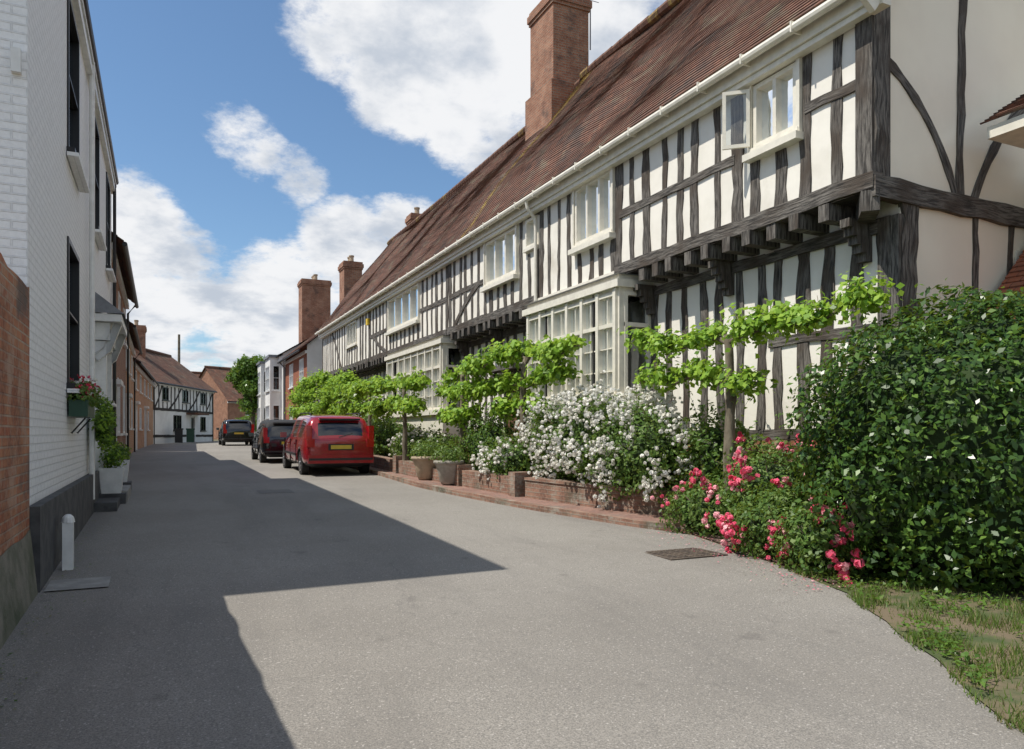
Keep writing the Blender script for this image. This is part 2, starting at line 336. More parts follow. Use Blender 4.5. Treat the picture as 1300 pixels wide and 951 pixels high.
def wallpoly(mb,pts,th,zt,mat,zb=-.1,jit=0,vo=0):
    n=len(pts);L=0;rows=[]
    for i,p in enumerate(pts):
        if i: L+=(p-pts[i-1]).length
        d=(pts[min(n-1,i+1)]-pts[max(0,i-1)]).normalized();nn=Vector((-d.y,d.x))
        z=zg(p.y);rows.append((p+nn*th/2,p-nn*th/2,z+zb,z+zt+R(-jit,jit),L))
    for r,t in zip(rows[:-1],rows[1:]):
        for k in (0,1):
            mb.quad([(r[k].x,r[k].y,r[2]),(t[k].x,t[k].y,t[2]),(t[k].x,t[k].y,t[3]),(r[k].x,r[k].y,r[3])],mat,[(r[4],0+vo),(t[4],0+vo),(t[4],t[3]-t[2]+vo),(r[4],r[3]-r[2]+vo)])
        mb.quad([(r[0].x,r[0].y,r[3]),(t[0].x,t[0].y,t[3]),(t[1].x,t[1].y,t[3]),(r[1].x,r[1].y,r[3])],mat,[(r[4],0),(t[4],0),(t[4],th),(r[4],th)])
    for r in (rows[0],rows[-1]):
        mb.quad([(r[0].x,r[0].y,r[2]),(r[1].x,r[1].y,r[2]),(r[1].x,r[1].y,r[3]),(r[0].x,r[0].y,r[3])],mat)
kp=smooth([(7.3,7.95),(6.6,8.0),(6.15,8.45),(5.72,10),(5.34,12),(5.02,15),(5.07,18),(5.1,22),(5.1,30),(5.1,50)])
mb=MB();wallpoly(mb,kp,.12,.1,M['bedbrick'],jit=.006);mb.obj('brick_kerb')
sheet('brick_path',[(8.05,6.4,7.9),(8.5,6.2,7.9),(10,5.8,7.9),(12,5.42,7.9),(15,5.1,7.9),(18,5.15,7.9),(50,5.15,7.9)],.085,M['paver'])
e=empty('brick_planter_wall',(6.3,11,zg(11)))
mb=MB();wallpoly(mb,smooth([(7.9,9.05),(7.2,9.0),(6.75,9.2),(6.35,10.4),(5.98,12)]),.23,.40,M['bedbrick'],jit=.006)
wallpoly(mb,smooth([(7.9,9.05),(7.2,9.0),(6.75,9.2),(6.35,10.4),(5.98,12)]),.27,.45,M['bedbrick'],zb=.40,jit=.008,vo=.3)
mb.obj('bed_wall',e)
e2=empty('brick_planter_wall',(5.7,15,zg(15)))
mb=MB();wallpoly(mb,smooth([(5.93,12.35),(5.78,13.6),(5.7,14.4)]),.23,.42,M['bedbrick'],jit=.006)
wallpoly(mb,smooth([(5.66,14.9),(5.58,15.9)]),.23,.36,M['bedbrick'],jit=.006)
wallpoly(mb,smooth([(5.55,16.4),(5.5,18.2)]),.23,.42,M['bedbrick'],jit=.006)
for (x,y) in ((5.9,12.25),(5.68,14.5),(5.65,14.85),(5.57,16.2),(5.5,18.4)):
    mb.box(W0,x-.17,x+.17,y-.14,y+.14,zg(y)-.1,zg(y)+.52,M['bedbrick'])
for y0 in (19.2,22.5,26,30,34):
    wallpoly(mb,smooth([(5.55,y0),(5.55,y0+2.4)]),.23,.4,M['bedbrick'],jit=.006)
mb.obj('bed_wall',e2)
sheet('planting_bed_soil',[(9.1,6.9,7.9),(10.4,6.4,7.9),(12,6.05,7.9),(14.4,5.75,7.9),(18.4,5.55,7.9),(37,5.6,7.9)],.33,M['soil'])
# ---------------------------------------------------------------- long timber framed house
HE=6.62;PL=M['plaster'];TM=M['timber']
YA,YB=6.1,38.9
H=empty('timber_framed_house',(11,22,zg(22)))
U=Fr((7.5,0,0),(0,1,0),(-1,0,0));Lw=Fr((7.95,0,0),(0,1,0),(-1,0,0))
upw=[(7.22,8.0,5.55,6.42,2),(11.62,12.95,5.32,6.45,3),(15.7,17.5,5.35,6.42,3),(23.0,26.5,5.3,6.42,4),(31.5,33.2,5.4,6.4,3),(14.7,15.2,5.75,6.4,1)]
mb=MB();mb.wall(U,YA,YB,4.44,6.75,[w[:4] for w in upw],PL)
loww=[(29.9,31.9,2.4,3.7,3),(35,37,2.4,3.7,3)]
mb.wall(Lw,YA,YB,-.3,4.43,[w[:4] for w in loww],PL)
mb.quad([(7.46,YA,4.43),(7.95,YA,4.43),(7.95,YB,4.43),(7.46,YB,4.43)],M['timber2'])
G=Fr((0,YA,0),(1,0,0),(0,-1,0))
gw=(10.15,11.0,3.15,4.0)
mb.wall(G,7.95,14.8,-.3,4.4,[gw],M['gable']);mb.wall(G,7.5,14.8,4.4,6.75,[],M['gable'])
mb.quad([(7.5,YA,6.75),(14.8,YA,6.75),(11.15,YA,11.8)],M['gable'])
mb.quad([(7.5,YB,-.3),(14.8,YB,-.3),(14.8,YB,6.75),(7.5,YB,6.75)],PL);mb.quad([(7.5,YB,6.75),(14.8,YB,6.75),(11.15,YB,11.8)],PL)
mb.quad([(14.8,YA,-.3),(14.8,YB,-.3),(14.8,YB,6.75),(14.8,YA,6.75)],PL)
mb.obj('walls',H)
mb=MB();mb.box(Lw,YA+.001,YB,-.001,.05,.0,1.5,M['redbrick'],'k');mb.box(G,7.9,14.8,.0,.05,.0,1.45,M['redbrick'],'k');mb.obj('brick_plinth',H)
mb=MB()
for w in upw: mb.window(U,w[0],w[1],w[2],w[3],w[4],1,proud=.05)
for w in loww: mb.window(Lw,*w[:4],w[4],2,proud=.03)
mb.window(G,*gw,2,2,fm=M['frame'])
for w in upw[:4]:
    mb.box(U,w[0]-.1,w[1]+.1,.0,.16,w[2]-.17,w[2]-.075,M['frame'])
    for k in (w[0]-.075,w[1]+.015): mb.box(U,k,k+.06,.0,.075,w[2]-.07,w[3]+.03,M['frame'])
mb.obj('windows',H)
c=math.radians(48);fo=Fr((7.41,8.02,0),(-math.sin(c),math.cos(c),0),(-math.cos(c),-math.sin(c),0))
mb=MB();a1=.37;z0,z1=5.58,6.38
mb.box(fo,0,.05,-.02,.02,z0,z1,M['frame']);mb.box(fo,a1-.05,a1,-.02,.02,z0,z1,M['frame'])
mb.box(fo,.05,a1-.05,-.02,.02,z0,z0+.05,M['frame']);mb.box(fo,.05,a1-.05,-.02,.02,z1-.05,z1,M['frame'])
mb.quad([fo.P(.05,0,z0),fo.P(a1-.05,0,z0),fo.P(a1-.05,0,z1),fo.P(.05,0,z1)],M['glass']);mb.obj('open_casement',H)
def frame(mb,fr,a0,a1,z0,z1,sp,avoid,w=.17,mat=TM,mid=None,ends=True):
    n=max(1,round((a1-a0)/sp))
    for i in range(n+1):
        a=a0+(a1-a0)*i/n+ (0 if i in(0,n) else R(-.06,.06)); ww=w*(1.35 if i in (0,n) and ends else R(.68,1.25))
        iv=[(z0,z1)]
        for o in avoid:
            if o[0]-ww*.5<a<o[1]+ww*.5:
                ni=[]
                for (p,q) in iv:
                    if o[3]<=p or o[2]>=q: ni.append((p,q));continue
                    if o[2]-p>.12: ni.append((p,o[2]-.12))
                    if q-o[3]>.1: ni.append((o[3],q))
                iv=ni
        for p,q in iv: mb.stud(fr,a,p,q,ww,mat)
    if mid:
        for (m0,m1,mz) in mid: mb.rail(fr,m0,m1,mz,.13,mat,b1=.031)
mb=MB()
S=[w[:4] for w in upw]
frame(mb,U,6.2,11.45,4.62,6.6,.42,S,.175,mid=[(6.2,7.1,5.75),(8.4,11.4,5.55)])
frame(mb,U,11.6,14.5,4.5,6.6,.40,S,.125)
frame(mb,U,14.65,20.2,4.5,6.6,.42,S,.15,mid=[(17.6,20.2,5.5)])
frame(mb,U,20.4,29.2,4.45,6.6,.46,S,.15,mid=[(20.4,22.9,5.5),(26.7,29.2,5.4)])
frame(mb,U,29.4,38.8,4.45,6.6,.5,S,.16)
frame(mb,Lw,6.25,11.0,1.55,4.2,.44,[],.19,mid=[(6.25,8.2,2.9)])
frame(mb,Lw,14.9,20.0,1.3,4.2,.46,[(16.0,17.2,.5,3.2)],.15)
frame(mb,Lw,26.4,38.8,1.3,4.2,.5,[w[:4] for w in loww],.15)
for (a0_,z0_,a1_,z1_,bw_) in ((18.0,5.5,19.9,4.55,.1),(26.8,4.6,28.8,5.4,-.1),(34.5,4.6,36.5,6.4,.1)):
    mb.pbeam(U,[(a0_+(a1_-a0_)*t/8,z0_+(z1_-z0_)*t/8+bw_*math.sin(math.pi*t/8)) for t in range(9)],.13,-.02,.034,TM)
mb.box(U,6.07,6.3,-.25,.06,4.45,6.62,TM);mb.box(Lw,6.07,6.36,-.25,.06,.2,4.2,TM)
for (a0,a1,z) in ((6.05,11.5,4.54),(14.6,20.3,4.52),(20.35,29.2,4.50),(29.3,38.9,4.50)):
    mb.rail(U,a0,a1,z,.2,TM,b0=-.1,b1=.07,wob=.015)
mb.rail(U,11.5,14.6,4.49,.12,M['frame'],b0=-.1,b1=.05,wob=.003)
mb.rail(Lw,6.2,38.8,4.12,.16,TM,b0=-.05,b1=.05)
for a0,a1 in ((6.3,11.1),(15,20),(26.4,38.8)): mb.rail(Lw,a0,a1,1.58,.16,TM,b0=-.05,b1=.05)
y=6.75
while y<38.5:
    if not(10.95<y<14.9 or 20<y<26.5):
        X0=R(7.36,7.45);mb.box(W0,X0,7.97,y-.08,y+.08,4.22+R(-.01,.01),4.428,TM)
    y+=R(.40,.47)
for y in (6.55,9.0,11.0,15,17.5,19.9):
    for k in range(5):
        mb.box(W0,7.55+.07*k,7.95-.002*k,y-.07-.001*k,y+.07+.001*k,4.215-.1*(k+1),4.215-.1*k+.001,TM)
mb.box(Fr((7.95,6.6,0),(1,1,0),(-1,1,0)),-.72,.0,-.1,.1,4.18,4.42,TM)
mb.pbeam(G,[(7.45+.4*i,4.46-.004*i+R(-.012,.012)) for i in range(19)],[.24*R(.88,1.12) for _ in range(19)],-.05,.07,TM)
mb.stud(G,7.62,4.5,6.6,.24,TM,b1=.03);mb.stud(G,9.07,4.55,7.4,.13,TM);mb.stud(G,11.15,4.55,10,.16,TM)
mb.stud(G,8.1,.3,4.38,.28,TM,b1=.04);mb.stud(G,9.35,.3,4.38,.1,TM);mb.stud(G,10.05,.3,4.38,.1,TM);mb.stud(G,11.1,.3,4.38,.12,TM)
def arc(a0,z0,a1,z1,bow,n=12):
    out=[]
    for i in range(n+1):
        t=i/n;dx,dz=a1-a0,z1-z0;l=math.hypot(dx,dz);k=bow*4*t*(1-t);out.append((a0+dx*t-dz/l*k,z0+dz*t+dx/l*k))
    return out
wr=lambda w_:[w_*R(.8,1.15) for _ in range(13)]
mb.pbeam(G,arc(7.68,6.0,8.95,4.55,.17),wr(.12),-.02,.019,TM)
mb.pbeam(G,arc(9.3,4.55,10.9,6.3,.2),wr(.13),-.02,.019,TM)
mb.pbeam(G,arc(8.2,3.2,8.75,1.9,-.06),wr(.1),-.02,.019,TM)
mb.obj('timber_frame',H)
def bay(y0,y1,cols,zlo=2.3,ztop=4.1):
    mb=MB();X=7.28;B=Fr((X,0,0),(0,1,0),(-1,0,0))
    op=(y0+.1,y1-.1,zlo,ztop)
    mb.wall(B,y0,y1,.3,4.40,[op],M['frame'],rev=.05)
    n=cols;cw=(op[1]-op[0])/n
    mb.window(B,*op,cols,1,proud=.03)
    zm=zlo+(ztop-zlo)*.68
    mb.box(B,op[0]+.06,op[1]-.06,-.08,.035,zm-.035,zm+.035,M['frame'])
    for i in range(n):
        a=op[0]+cw*i
        for k in range(1,3): mb.box(B,a+.03,a+cw-.03,-.06,.0,zlo+(zm-zlo)*k/3-.01,zlo+(zm-zlo)*k/3+.01,M['frame'])
        mb.box(B,a+cw/2-.01,a+cw/2+.01,-.0605,.0005,zlo+.06,ztop-.06,M['frame'])
    for i in range(n+1):
        a=op[0]+cw*i;mb.box(B,a-.045,a+.045,.0,.05,zlo-.01,ztop+.06,M['frame'])
    mb.box(B,y0-.06,y1+.06,.0,.1,zlo-.16,zlo-.02,M['frame']);mb.box(B,y0-.08,y1+.08,.0,.09,ztop+.07,ztop+.2,M['frame'])
    for (yy,nn) in ((y0,-1),(y1,1)):
        C=Fr((0,yy,0),(1,0,0),(0,nn,0));o=(X+.1,7.93,zlo,ztop)
        mb.wall(C,X,7.95,.3,4.40,[o],M['frame'],rev=.05);mb.window(C,*o,1,1,proud=.03,curt=False)
        mb.box(C,X+.1,7.93,-.05,.036,zm-.035,zm+.035,M['frame']);mb.box(C,X,7.95,0,.09,zlo-.16,zlo-.02,M['frame']);mb.box(C,X,7.95,0,.08,ztop+.07,ztop+.2,M['frame'])
    mb.box(B,y0-.03,y1+.03,-.6,.04,.2,1.45,M['redbrick'])
    mb.quad([(X-.08,y0-.08,4.401),(7.95,y0-.08,4.401),(7.95,y1+.08,4.401),(X-.08,y1+.08,4.401)],M['lead'])
    mb.obj('bay_window',H)
bay(11.1,14.75,6);bay(20.2,26.0,8)
mb=MB();mb.box(Lw,16.1,17.1,.0,.06,.5,3.05,M['door']);
for a in (16.0,17.1): mb.box(Lw,a,a+.1,.0,.12,.5,3.1,TM)
mb.box(Lw,15.8,17.4,-.0,.55,3.12,3.24,TM)
for a in (15.95,17.15): mb.pbeam(Fr((7.95,a,0),(-1,0,0),(0,1,0)),[(.03,2.6),(.2,2.75),(.38,3.1)],.1,0,.1,TM)
for i in range(5): mb.box(Lw,16.16+.19*i,16.17+.19*i,.06,.068,.55,3.0,M['dark'])
mb.obj('front_door',H)
mb=MB();mb.box(U,YA-.25,YB+.2,.0,.2,6.52,6.80,M['frame']);mb.tube([(7.19,YA-.3,6.69),(7.19,YB+.25,6.69)],.062,M['frame'],10)
mb.box(U,YA-.25,YB+.2,.02,.16,6.44,6.515,M['frame'])
y=YA
while y<YB: mb.box(W0,7.125,7.3,y-.012,y+.012,6.62,6.757,M['frame']);y+=.9
mb.tube([(7.19,14.62,6.64),(7.22,14.62,6.5),(7.4,14.62,6.3),(7.42,14.62,6.15),(7.42,14.62,4.5),(7.42,14.8,4.3),(7.6,14.86,4.15),(7.85,14.86,4.0),(7.86,14.86,.6)],.038,M['frame'],10)
mb.box(W0,7.1,7.3,YA-.26,YA-.2,6.58,6.8,M['frame'])
for sg in (-1,1):
    bb=[(11.15+sg*4.0,6.42),(11.15,11.95)];mb.pbeam(Fr((0,YA-.2,0),(1,0,0),(0,-1,0)),bb,.26,-.05,.02,M['frame'])
mb.obj('eaves_gutter',H)
mb=MB()
rr=lambda a0,a1,lift,mat,sd,g=.1:mb.roof(U,a0,a1,.31,6.745+lift*.15,-3.65,11.85+lift,mat,gauge=g,seglen=.45,sag=.16,seed=sd)
rr(YA-.25,18.2,.16,M['tile'],0);rr(18.2,18.55,.17,M['tile_lichen'],0);rr(18.55,YB+.25,0,M['tile'],3)
mb.roof(U,YA-.25,YB+.25,-7.64,6.74,-3.65,11.85,M['tile'],gauge=.3,seglen=4,sag=.0)
mb.quad([U.P(18.55,.31,6.7),U.P(18.55,-3.65,11.7),U.P(18.55,-3.65,12.05),U.P(18.55,.31,6.80)],M['tile_lichen'])
y=YA-.2
while y<YB+.2:
    z=11.9+(.13 if y<18.6 else -.03)-.06*math.sin(math.pi*((y-YA)/12.5 if y<18.6 else (y-18.6)/20.5));mb.tube([(11.15,y,z),(11.15,y+.42,z+R(-.012,.012))],[.13,.122],M['tile'] if R(0,1)>.15 else M['tile_lichen'],8);y+=.42
mb.obj('tiled_roof',H)
def chimney(mb,x,y,z0,z1,wx,wy,mat,pots=0,flare=True):
    if flare: mb.box(W0,x-wx/2-.12,x+wx/2+.12,y-wy/2-.12,y+wy/2+.12,z0,z0+(z1-z0)*.33,mat)
    mb.box(W0,x-wx/2,x+wx/2,y-wy/2,y+wy/2,z0,z1-.42,mat)
    mb.box(W0,x-wx/2-.04,x+wx/2+.04,y-wy/2-.04,y+wy/2+.04,z1-.42,z1-.32,mat)
    mb.box(W0,x-wx/2-.08,x+wx/2+.08,y-wy/2-.08,y+wy/2+.08,z1-.32,z1-.12,mat)
    mb.box(W0,x-wx/2-.03,x+wx/2+.03,y-wy/2-.03,y+wy/2+.03,z1-.12,z1,mat)
    for i in range(pots):
        yy=y+(i-(pots-1)/2)*.4;mb.lathe((x,yy,z1),[(.13,0),(.12,.3),(.15,.34),(.15,.4),(.1,.4)],M['terracotta'],12)
CH=M['chimbrick']
mb=MB();chimney(mb,11.0,20.1,10.6,14.65,1.2,1.5,CH);mb.obj('chimney_stack',H)
mb=MB();chimney(mb,11.6,36,11.0,12.5,.8,.8,CH,1);mb.obj('rear_chimney_stack',H)
mb=MB();ax,ay=11.75,19.5
mb.tube([(ax,ay,13.2),(ax,ay,16.0)],.02,M['lead'],6)
mb.tube([(ax-.5,ay+.1,15.5),(ax+.5,ay-.1,15.5)],.012,M['lead'],6)
for k in range(6): mb.tube([(ax-.45+.18*k,ay-.25,15.5),(ax-.45+.18*k,ay+.25,15.5)],.008,M['lead'],5)
mb.tube([(ax-.3,ay,14.7),(ax+.3,ay,14.7)],.01,M['lead'],5);mb.obj('tv_aerial',H)
mb=MB();mb.box(U,29.25,29.5,.03,.12,5.9,6.15,M['yellow']);mb.obj('alarm_box',H)
# ---------------------------------------------------------------- generic house
def house(name,o,u,n,L,D,Hh,rise,wallm,roofm,wins,doors=(),fm=None,gauge=.16,stud=None,ov=.25,sidem=None,chims=(),zb=-1.0,cornice=None,pots=2):
    fr=Fr(o,u,n);E=empty(name,tuple(fr.P(L/2,-D/2,0)));mb=MB();fm=fm or M['white'];sidem=sidem or wallm
    ops=[w[:4] for w in wins]+[d[:4] for d in doors]
    mb.wall(fr,0,L,zb,Hh,ops,wallm);P=fr.P
    for a in (0,L):
        mb.quad([P(a,0,zb),P(a,-D,zb),P(a,-D,Hh),P(a,0,Hh)],sidem,[(0,zb),(D,zb),(D,Hh),(0,Hh)])
        mb.quad([P(a,0,Hh),P(a,-D,Hh),P(a,-D/2,Hh+rise)],sidem,[(0,Hh),(D,Hh),(D/2,Hh+rise)])
    mb.quad([P(0,-D,zb),P(L,-D,zb),P(L,-D,Hh),P(0,-D,Hh)],sidem,[(0,zb),(L,zb),(L,Hh),(0,Hh)])
    mb.obj('walls',E)
    mb=MB();sl=rise/(D/2)
    mb.roof(fr,-ov*.6,L+ov*.6,ov,Hh-ov*sl+.06,-D/2,Hh+rise+.06,roofm,gauge=gauge,seglen=1.5,sag=.06,seed=L)
    mb.roof(fr,-ov*.6,L+ov*.6,-D-ov,Hh-ov*sl+.06,-D/2,Hh+rise+.06,roofm,gauge=.3,seglen=3,sag=0)
    mb.tube([P(-ov*.6,-D/2,Hh+rise+.08),P(L+ov*.6,-D/2,Hh+rise+.08)],.12,roofm,8);mb.obj('roof',E)
    mb=MB()
    for w in wins: mb.window(fr,*w[:4],w[4],w[5],fm=w[6] if len(w)>6 else fm)
    for d in doors:
        mb.box(fr,d[0]+.06,d[1]-.06,-.12,-.05,d[2],d[3]-.06,d[4]);mb.box(fr,d[0]-.08,d[0]+.05,-.05,.06,d[2],d[3]+.08,fm);mb.box(fr,d[1]-.05,d[1]+.08,-.05,.06,d[2],d[3]+.08,fm)
        mb.box(fr,d[0]-.15,d[1]+.15,-.05,.2,d[3]+.081,d[3]+.2,fm)
    mb.obj('windows_and_doors',E)
    mb=MB();gz=Hh-ov*sl
    mb.tube([P(-ov*.5,ov+.03,gz),P(L+ov*.5,ov+.03,gz)],.055,M['black'] if fm!=M['frame'] else fm,8)
    mb.box(fr,-.02,L+.02,.003,.1,gz-.12,gz+.04,fm)
    for a in (L-.2,): mb.tube([P(a,ov,gz),P(a,.07,gz-.3),P(a,.07,zb+1)],.035,M['black'],8)
    if cornice: mb.box(fr,-.05,L+.05,.0,.22,Hh-.5,Hh-.2,cornice)
    mb.obj('gutter',E)
    if stud:
        mb=MB();frame(mb,fr,.1,L-.1,stud[0],stud[1],stud[2],[w[:4] for w in wins]+[d[:4] for d in doors],.16,M['timber2'])
        for z in stud[3]: mb.rail(fr,0,L,z,.18,M['timber2'])
        mb.obj('timber_frame',E)
    if chims:
        mb=MB()
        for (a,b,zt,w1,w2) in chims:
            q=P(a,b,0);chimney(mb,q.x,q.y,Hh+rise*.3-q.z*0,zt,w1,w2,CH,pots,False)
        mb.obj('chimney_stack',E)
    return E,fr
E=empty('brick_garden_wall',(-1.15,2,0));mb=MB()
pts=[Vector((-1.15,y)) for y in np.arange(-9,7.4,.22)]+[Vector((-1.15,7.38))]
prev=None
for i,p_ in enumerate(pts):
    zt=2.92-.015*p_.y+R(-.03,.02)
    if prev:
        y0,z0=prev;y1=p_.y
        for x in (-1.0,-1.3):
            mb.quad([(x,y0,-.6),(x,y1,-.6),(x,y1,zt),(x,y0,z0)],M['redbrick'],[(y0,-.6),(y1,-.6),(y1,zt),(y0,z0)])
        mb.quad([(-1.0,y0,z0),(-1.0,y1,zt),(-1.3,y1,zt),(-1.3,y0,z0)],M['redbrick'],[(y0,0),(y1,0),(y1,.3),(y0,.3)])
        b0,b1=zg(y0),zg(y1);h0=.55+.07*noise.noise(Vector((y0*1.5,0,0)));h1=.55+.07*noise.noise(Vector((y1*1.5,0,0)))
        mb.quad([(-.93,y0,b0-.1),(-.93,y1,b1-.1),(-.995,y1,b1+h1),(-.995,y0,b0+h0)],M['mossy'])
    prev=(p_.y,zt)
mb.quad([(-1.0,7.38,-.5),(-1.3,7.38,-.5),(-1.3,7.38,zt),(-1.0,7.38,zt)],M['redbrick'])
mb.quad([(-.93,7.38,.1),(-1.0,7.38,.1),(-1.0,7.38,zg(7.38)+.55)],M['mossy'])
mb.obj('brickwork',E)
wy=7.42
wins=[(2.9,4.2,5.0,6.9,1,2,M['black']),(2.9,4.2,2.2,3.95,1,2,M['black']),(6.6,7.8,5.0,6.9,1,2,M['black']),(9.8,10.9,5.0,6.9,1,2,M['black']),(10.2,11.2,2.3,3.9,1,2,M['black'])]
E,fr=house('white_painted_house',(-1.02,wy,0),(0,1,0),(1,0,0),11.7,8.5,7.3,1.6,M['whitebrick'],M['tile'],wins,doors=[(7.2,8.2,.75,3.0,M['black'])],ov=.06,cornice=None,chims=[(1.2,-4.2,10.2,1.0,1.4)])
mb=MB()
mb.box(fr,.01,6.7,.002,.09,-.5,.98,M['flint']);mb.box(fr,8.4,11.7,.002,.06,-.5,.98,M['flint'])
mb.box(fr,6.85,7.1,.0,.18,.4,3.15,M['white']);mb.box(fr,8.3,8.55,.0,.18,.4,3.15,M['white'])
mb.box(fr,6.8,8.6,.0,.24,3.16,3.45,M['white']);mb.box(fr,6.65,8.75,.0,.42,3.46,3.58,M['white'])
mb.quad([fr.P(6.62,.46,3.59),fr.P(8.78,.46,3.59),fr.P(8.78,0,3.95),fr.P(6.62,0,3.95)],M['lead'])
mb.quad([fr.P(6.62,.46,3.59),fr.P(6.62,0,3.59),fr.P(6.62,0,3.95)],M['lead'])
for a in (6.75,8.4): mb.pbeam(Fr(fr.P(a,0,0),(1,0,0),(0,1,0)),[(.03,2.85),(.2,3.0),(.36,3.45)],.12,0,.16,M['white'])
mb.box(fr,6.9,8.5,.0,.5,.0,.62,M['stone'])
for w in wins: mb.box(fr,w[0]-.1,w[1]+.1,.01,.13,w[2]-.12,w[2]-.072,M['whitebrick'])
mb.tube([fr.P(5.5,.07,7.2),fr.P(5.5,.07,.6)],.04,M['white'],8)
mb.box(fr,-.02,11.72,.0,.08,7.0,7.12,M['white'])
mb.obj('door_case_and_plinth',E)
mb=MB();g3=Fr((0,wy,0),(1,0,0),(0,-1,0));mb.box(g3,-1.13,-1.06,.0,.06,4.6,4.8,M['white']);mb.obj('meter_box',E)
y0=wy+11.75
house('brick_house',(-1.08,y0,0),(0,1,0),(1,0,0),9.0,8,6.1,3.0,M['brick2'],M['tile'],[(1.0,2.0,4.4,5.5,2,2),(4,5,4.4,5.5,2,2),(7,8,4.4,5.5,2,2),(3.6,4.8,1.6,3.1,2,3),(6.8,8.0,1.6,3.1,2,3)],doors=[(1.3,2.2,.5,2.7,M['white'])],ov=.3,chims=[(8.6,-4,10.0,.8,1.1)])
house('brick_house',(-1.15,y0+9.1,0),(0,1,0),(1,0,0),9.2,8,5.4,2.8,M['orange'],M['tile'],[(1.0,2.0,3.9,4.9,2,2),(4,5,3.9,4.9,2,2),(7,8,3.9,4.9,2,2),(3.6,4.8,1.8,3.0,2,3),(6.8,8.0,1.8,3.0,2,3)],doors=[(1.3,2.2,.5,2.8,M['door'])],ov=.3)
house('brick_house',(-1.2,38,0),(.72,17.6,0),(17.6,-.72,0),17.2,8,5.0,2.6,M['orange'],M['tile'],[(1.5+3.2*i,2.6+3.2*i,3.7,4.6,2,2) for i in range(5)]+[(4.5,5.8,1.8,2.9,2,2),(11,12.2,1.8,2.9,2,2)],doors=[(1.3,2.2,.7,2.9,M['white']),(8.2,9.1,.7,2.9,M['black'])],ov=.3,chims=[(9,-4,8.2,.8,1.0)])
Ed,frd=house('timber_framed_cottage',(-.5,55.6,0),(4.34,11.1,0),(11.1,-4.34,0),12,7,5.2,2.7,M['whiteplaster'],M['tile'],[(1.5,2.6,3.9,4.8,2,2,M['black']),(5.2,6.4,3.9,4.8,2,2,M['black']),(9,10.2,3.9,4.8,2,2,M['black']),(3.5,5.0,1.8,2.9,3,2,M['black']),(9,10.2,1.8,2.9,2,2,M['black'])],doors=[(6.8,7.7,.9,2.8,M['black'])],stud=(3.2,5.1,.75,(3.25,5.05,1.4)),chims=[(4.5,-3.0,9.4,1.2,1.2)])
mb=MB()
for s_ in ((.2,1.5),(2.7,5.1),(6.5,8.9),(10.3,11.8)): mb.pbeam(frd,[(s_[0],3.3),((s_[0]+s_[1])/2,3.95),(s_[1],5.0)],.14,-.02,.03,M['timber2'])
mb.obj('braces',Ed)
mb=MB();mb.box(frd,6.0,8.4,0,.9,3.0,3.15,M['tile']);mb.obj('porch_roof',Ed)
house('brick_house',(6,80,0),(12,6,0),(6,-12,0),16,8,5.0,3.4,M['brick2'],M['tile'],[(2,3,3.4,4.5,2,2),(6,7,3.4,4.5,2,2),(11,12,3.4,4.5,2,2),(5,6.5,1.7,2.7,2,2)],doors=[(8.2,9.1,.9,2.7,M['white'])],ov=.3,chims=[(9,-4,9.6,1,1)])
house('brick_house',(-6,96,0),(12,3,0),(3,-12,0),16,8,5.4,3.8,M['brick2'],M['tile'],[(2,3,3.8,4.8,2,2),(6,7,3.8,4.8,2,2),(11,12,3.8,4.8,2,2)],ov=.3)
Et,frt=house('tile_hung_house',(7.0,40.6,0),(0,1,0),(-1,0,0),7.6,8,6.3,3.3,M['tilehung'],M['tile'],[(1,2.4,4.3,5.7,2,2),(4.6,6.0,4.3,5.7,2,2),(1,2.4,1.6,3.2,2,2),(4.6,6.0,1.6,3.2,2,2)],sidem=M['whiteplaster'],ov=.4,chims=[(1.2,-2.6,11.1,1.0,1.2)])
Eb,frb=house('white_bay_house',(6.9,48.6,0),(0,1,0),(-1,0,0),8.4,8,6.6,2.4,M['whiteplaster'],M['tile'],[(3.4,4.6,4.6,6.0,2,2)],doors=[(3.4,4.4,.8,3.0,M['black'])],ov=.3,cornice=M['white'],chims=[(3.6,-2.6,12.0,1.9,1.4)],pots=3)
mb=MB()
for a0 in (.6,5.4):
    f2=Fr(frb.P(0,.7,0),(0,1,0),(-1,0,0));op=[(a0+.25,a0+2.15,4.3,5.9),(a0+.25,a0+2.15,1.7,3.4)]
    mb.wall(f2,a0,a0+2.4,0,6.4,op,M['whiteplaster'])
    for o_ in op: mb.window(f2,*o_,3,2,fm=M['white'])
    for (yy,s_) in ((a0,-1),(a0+2.4,1)):
        P=frb.P(yy,0,0);f3=Fr((6.2,P.y,0),(1,0,0),(0,s_,0));o3=[(.15,.6,4.3,5.9),(.15,.6,1.7,3.4)]
        mb.wall(f3,0,.7,0,6.4,o3,M['whiteplaster'])
        for o_ in o3: mb.window(f3,*o_,1,2,fm=M['white'],curt=False)
    mb.box(f2,a0-.1,a0+2.5,-.7,.1,6.401,6.55,M['lead'])
mb.obj('bay_windows',Eb)
E=empty('tiled_outbuilding',(10.6,4.6,.1));mb=MB()
mb.box(W0,10.0,13.0,3.2,5.9,-.2,2.7,M['gable']);mb.box(W0,10.3,13,3.4,5.8,2.7,5.0,M['gable']);mb.obj('walls',E)
mb=MB();fo=Fr((9.0,0,0),(0,1,0),(-1,0,0))
mb.roof(fo,3.0,6.0,.0,2.75,-1.3,4.1,M['tilehung'],gauge=.1,sag=.02)
mb.roof(Fr((0,6.0,0),(1,0,0),(0,1,0)),9.0,12.8,-.0,2.7,-1.3,3.2,M['tile'],gauge=.1,sag=.0)
mb.roof(fo,3.2,5.75,.1,5.3,-1.2,6.1,M['tile'],gauge=.1,sag=.02)
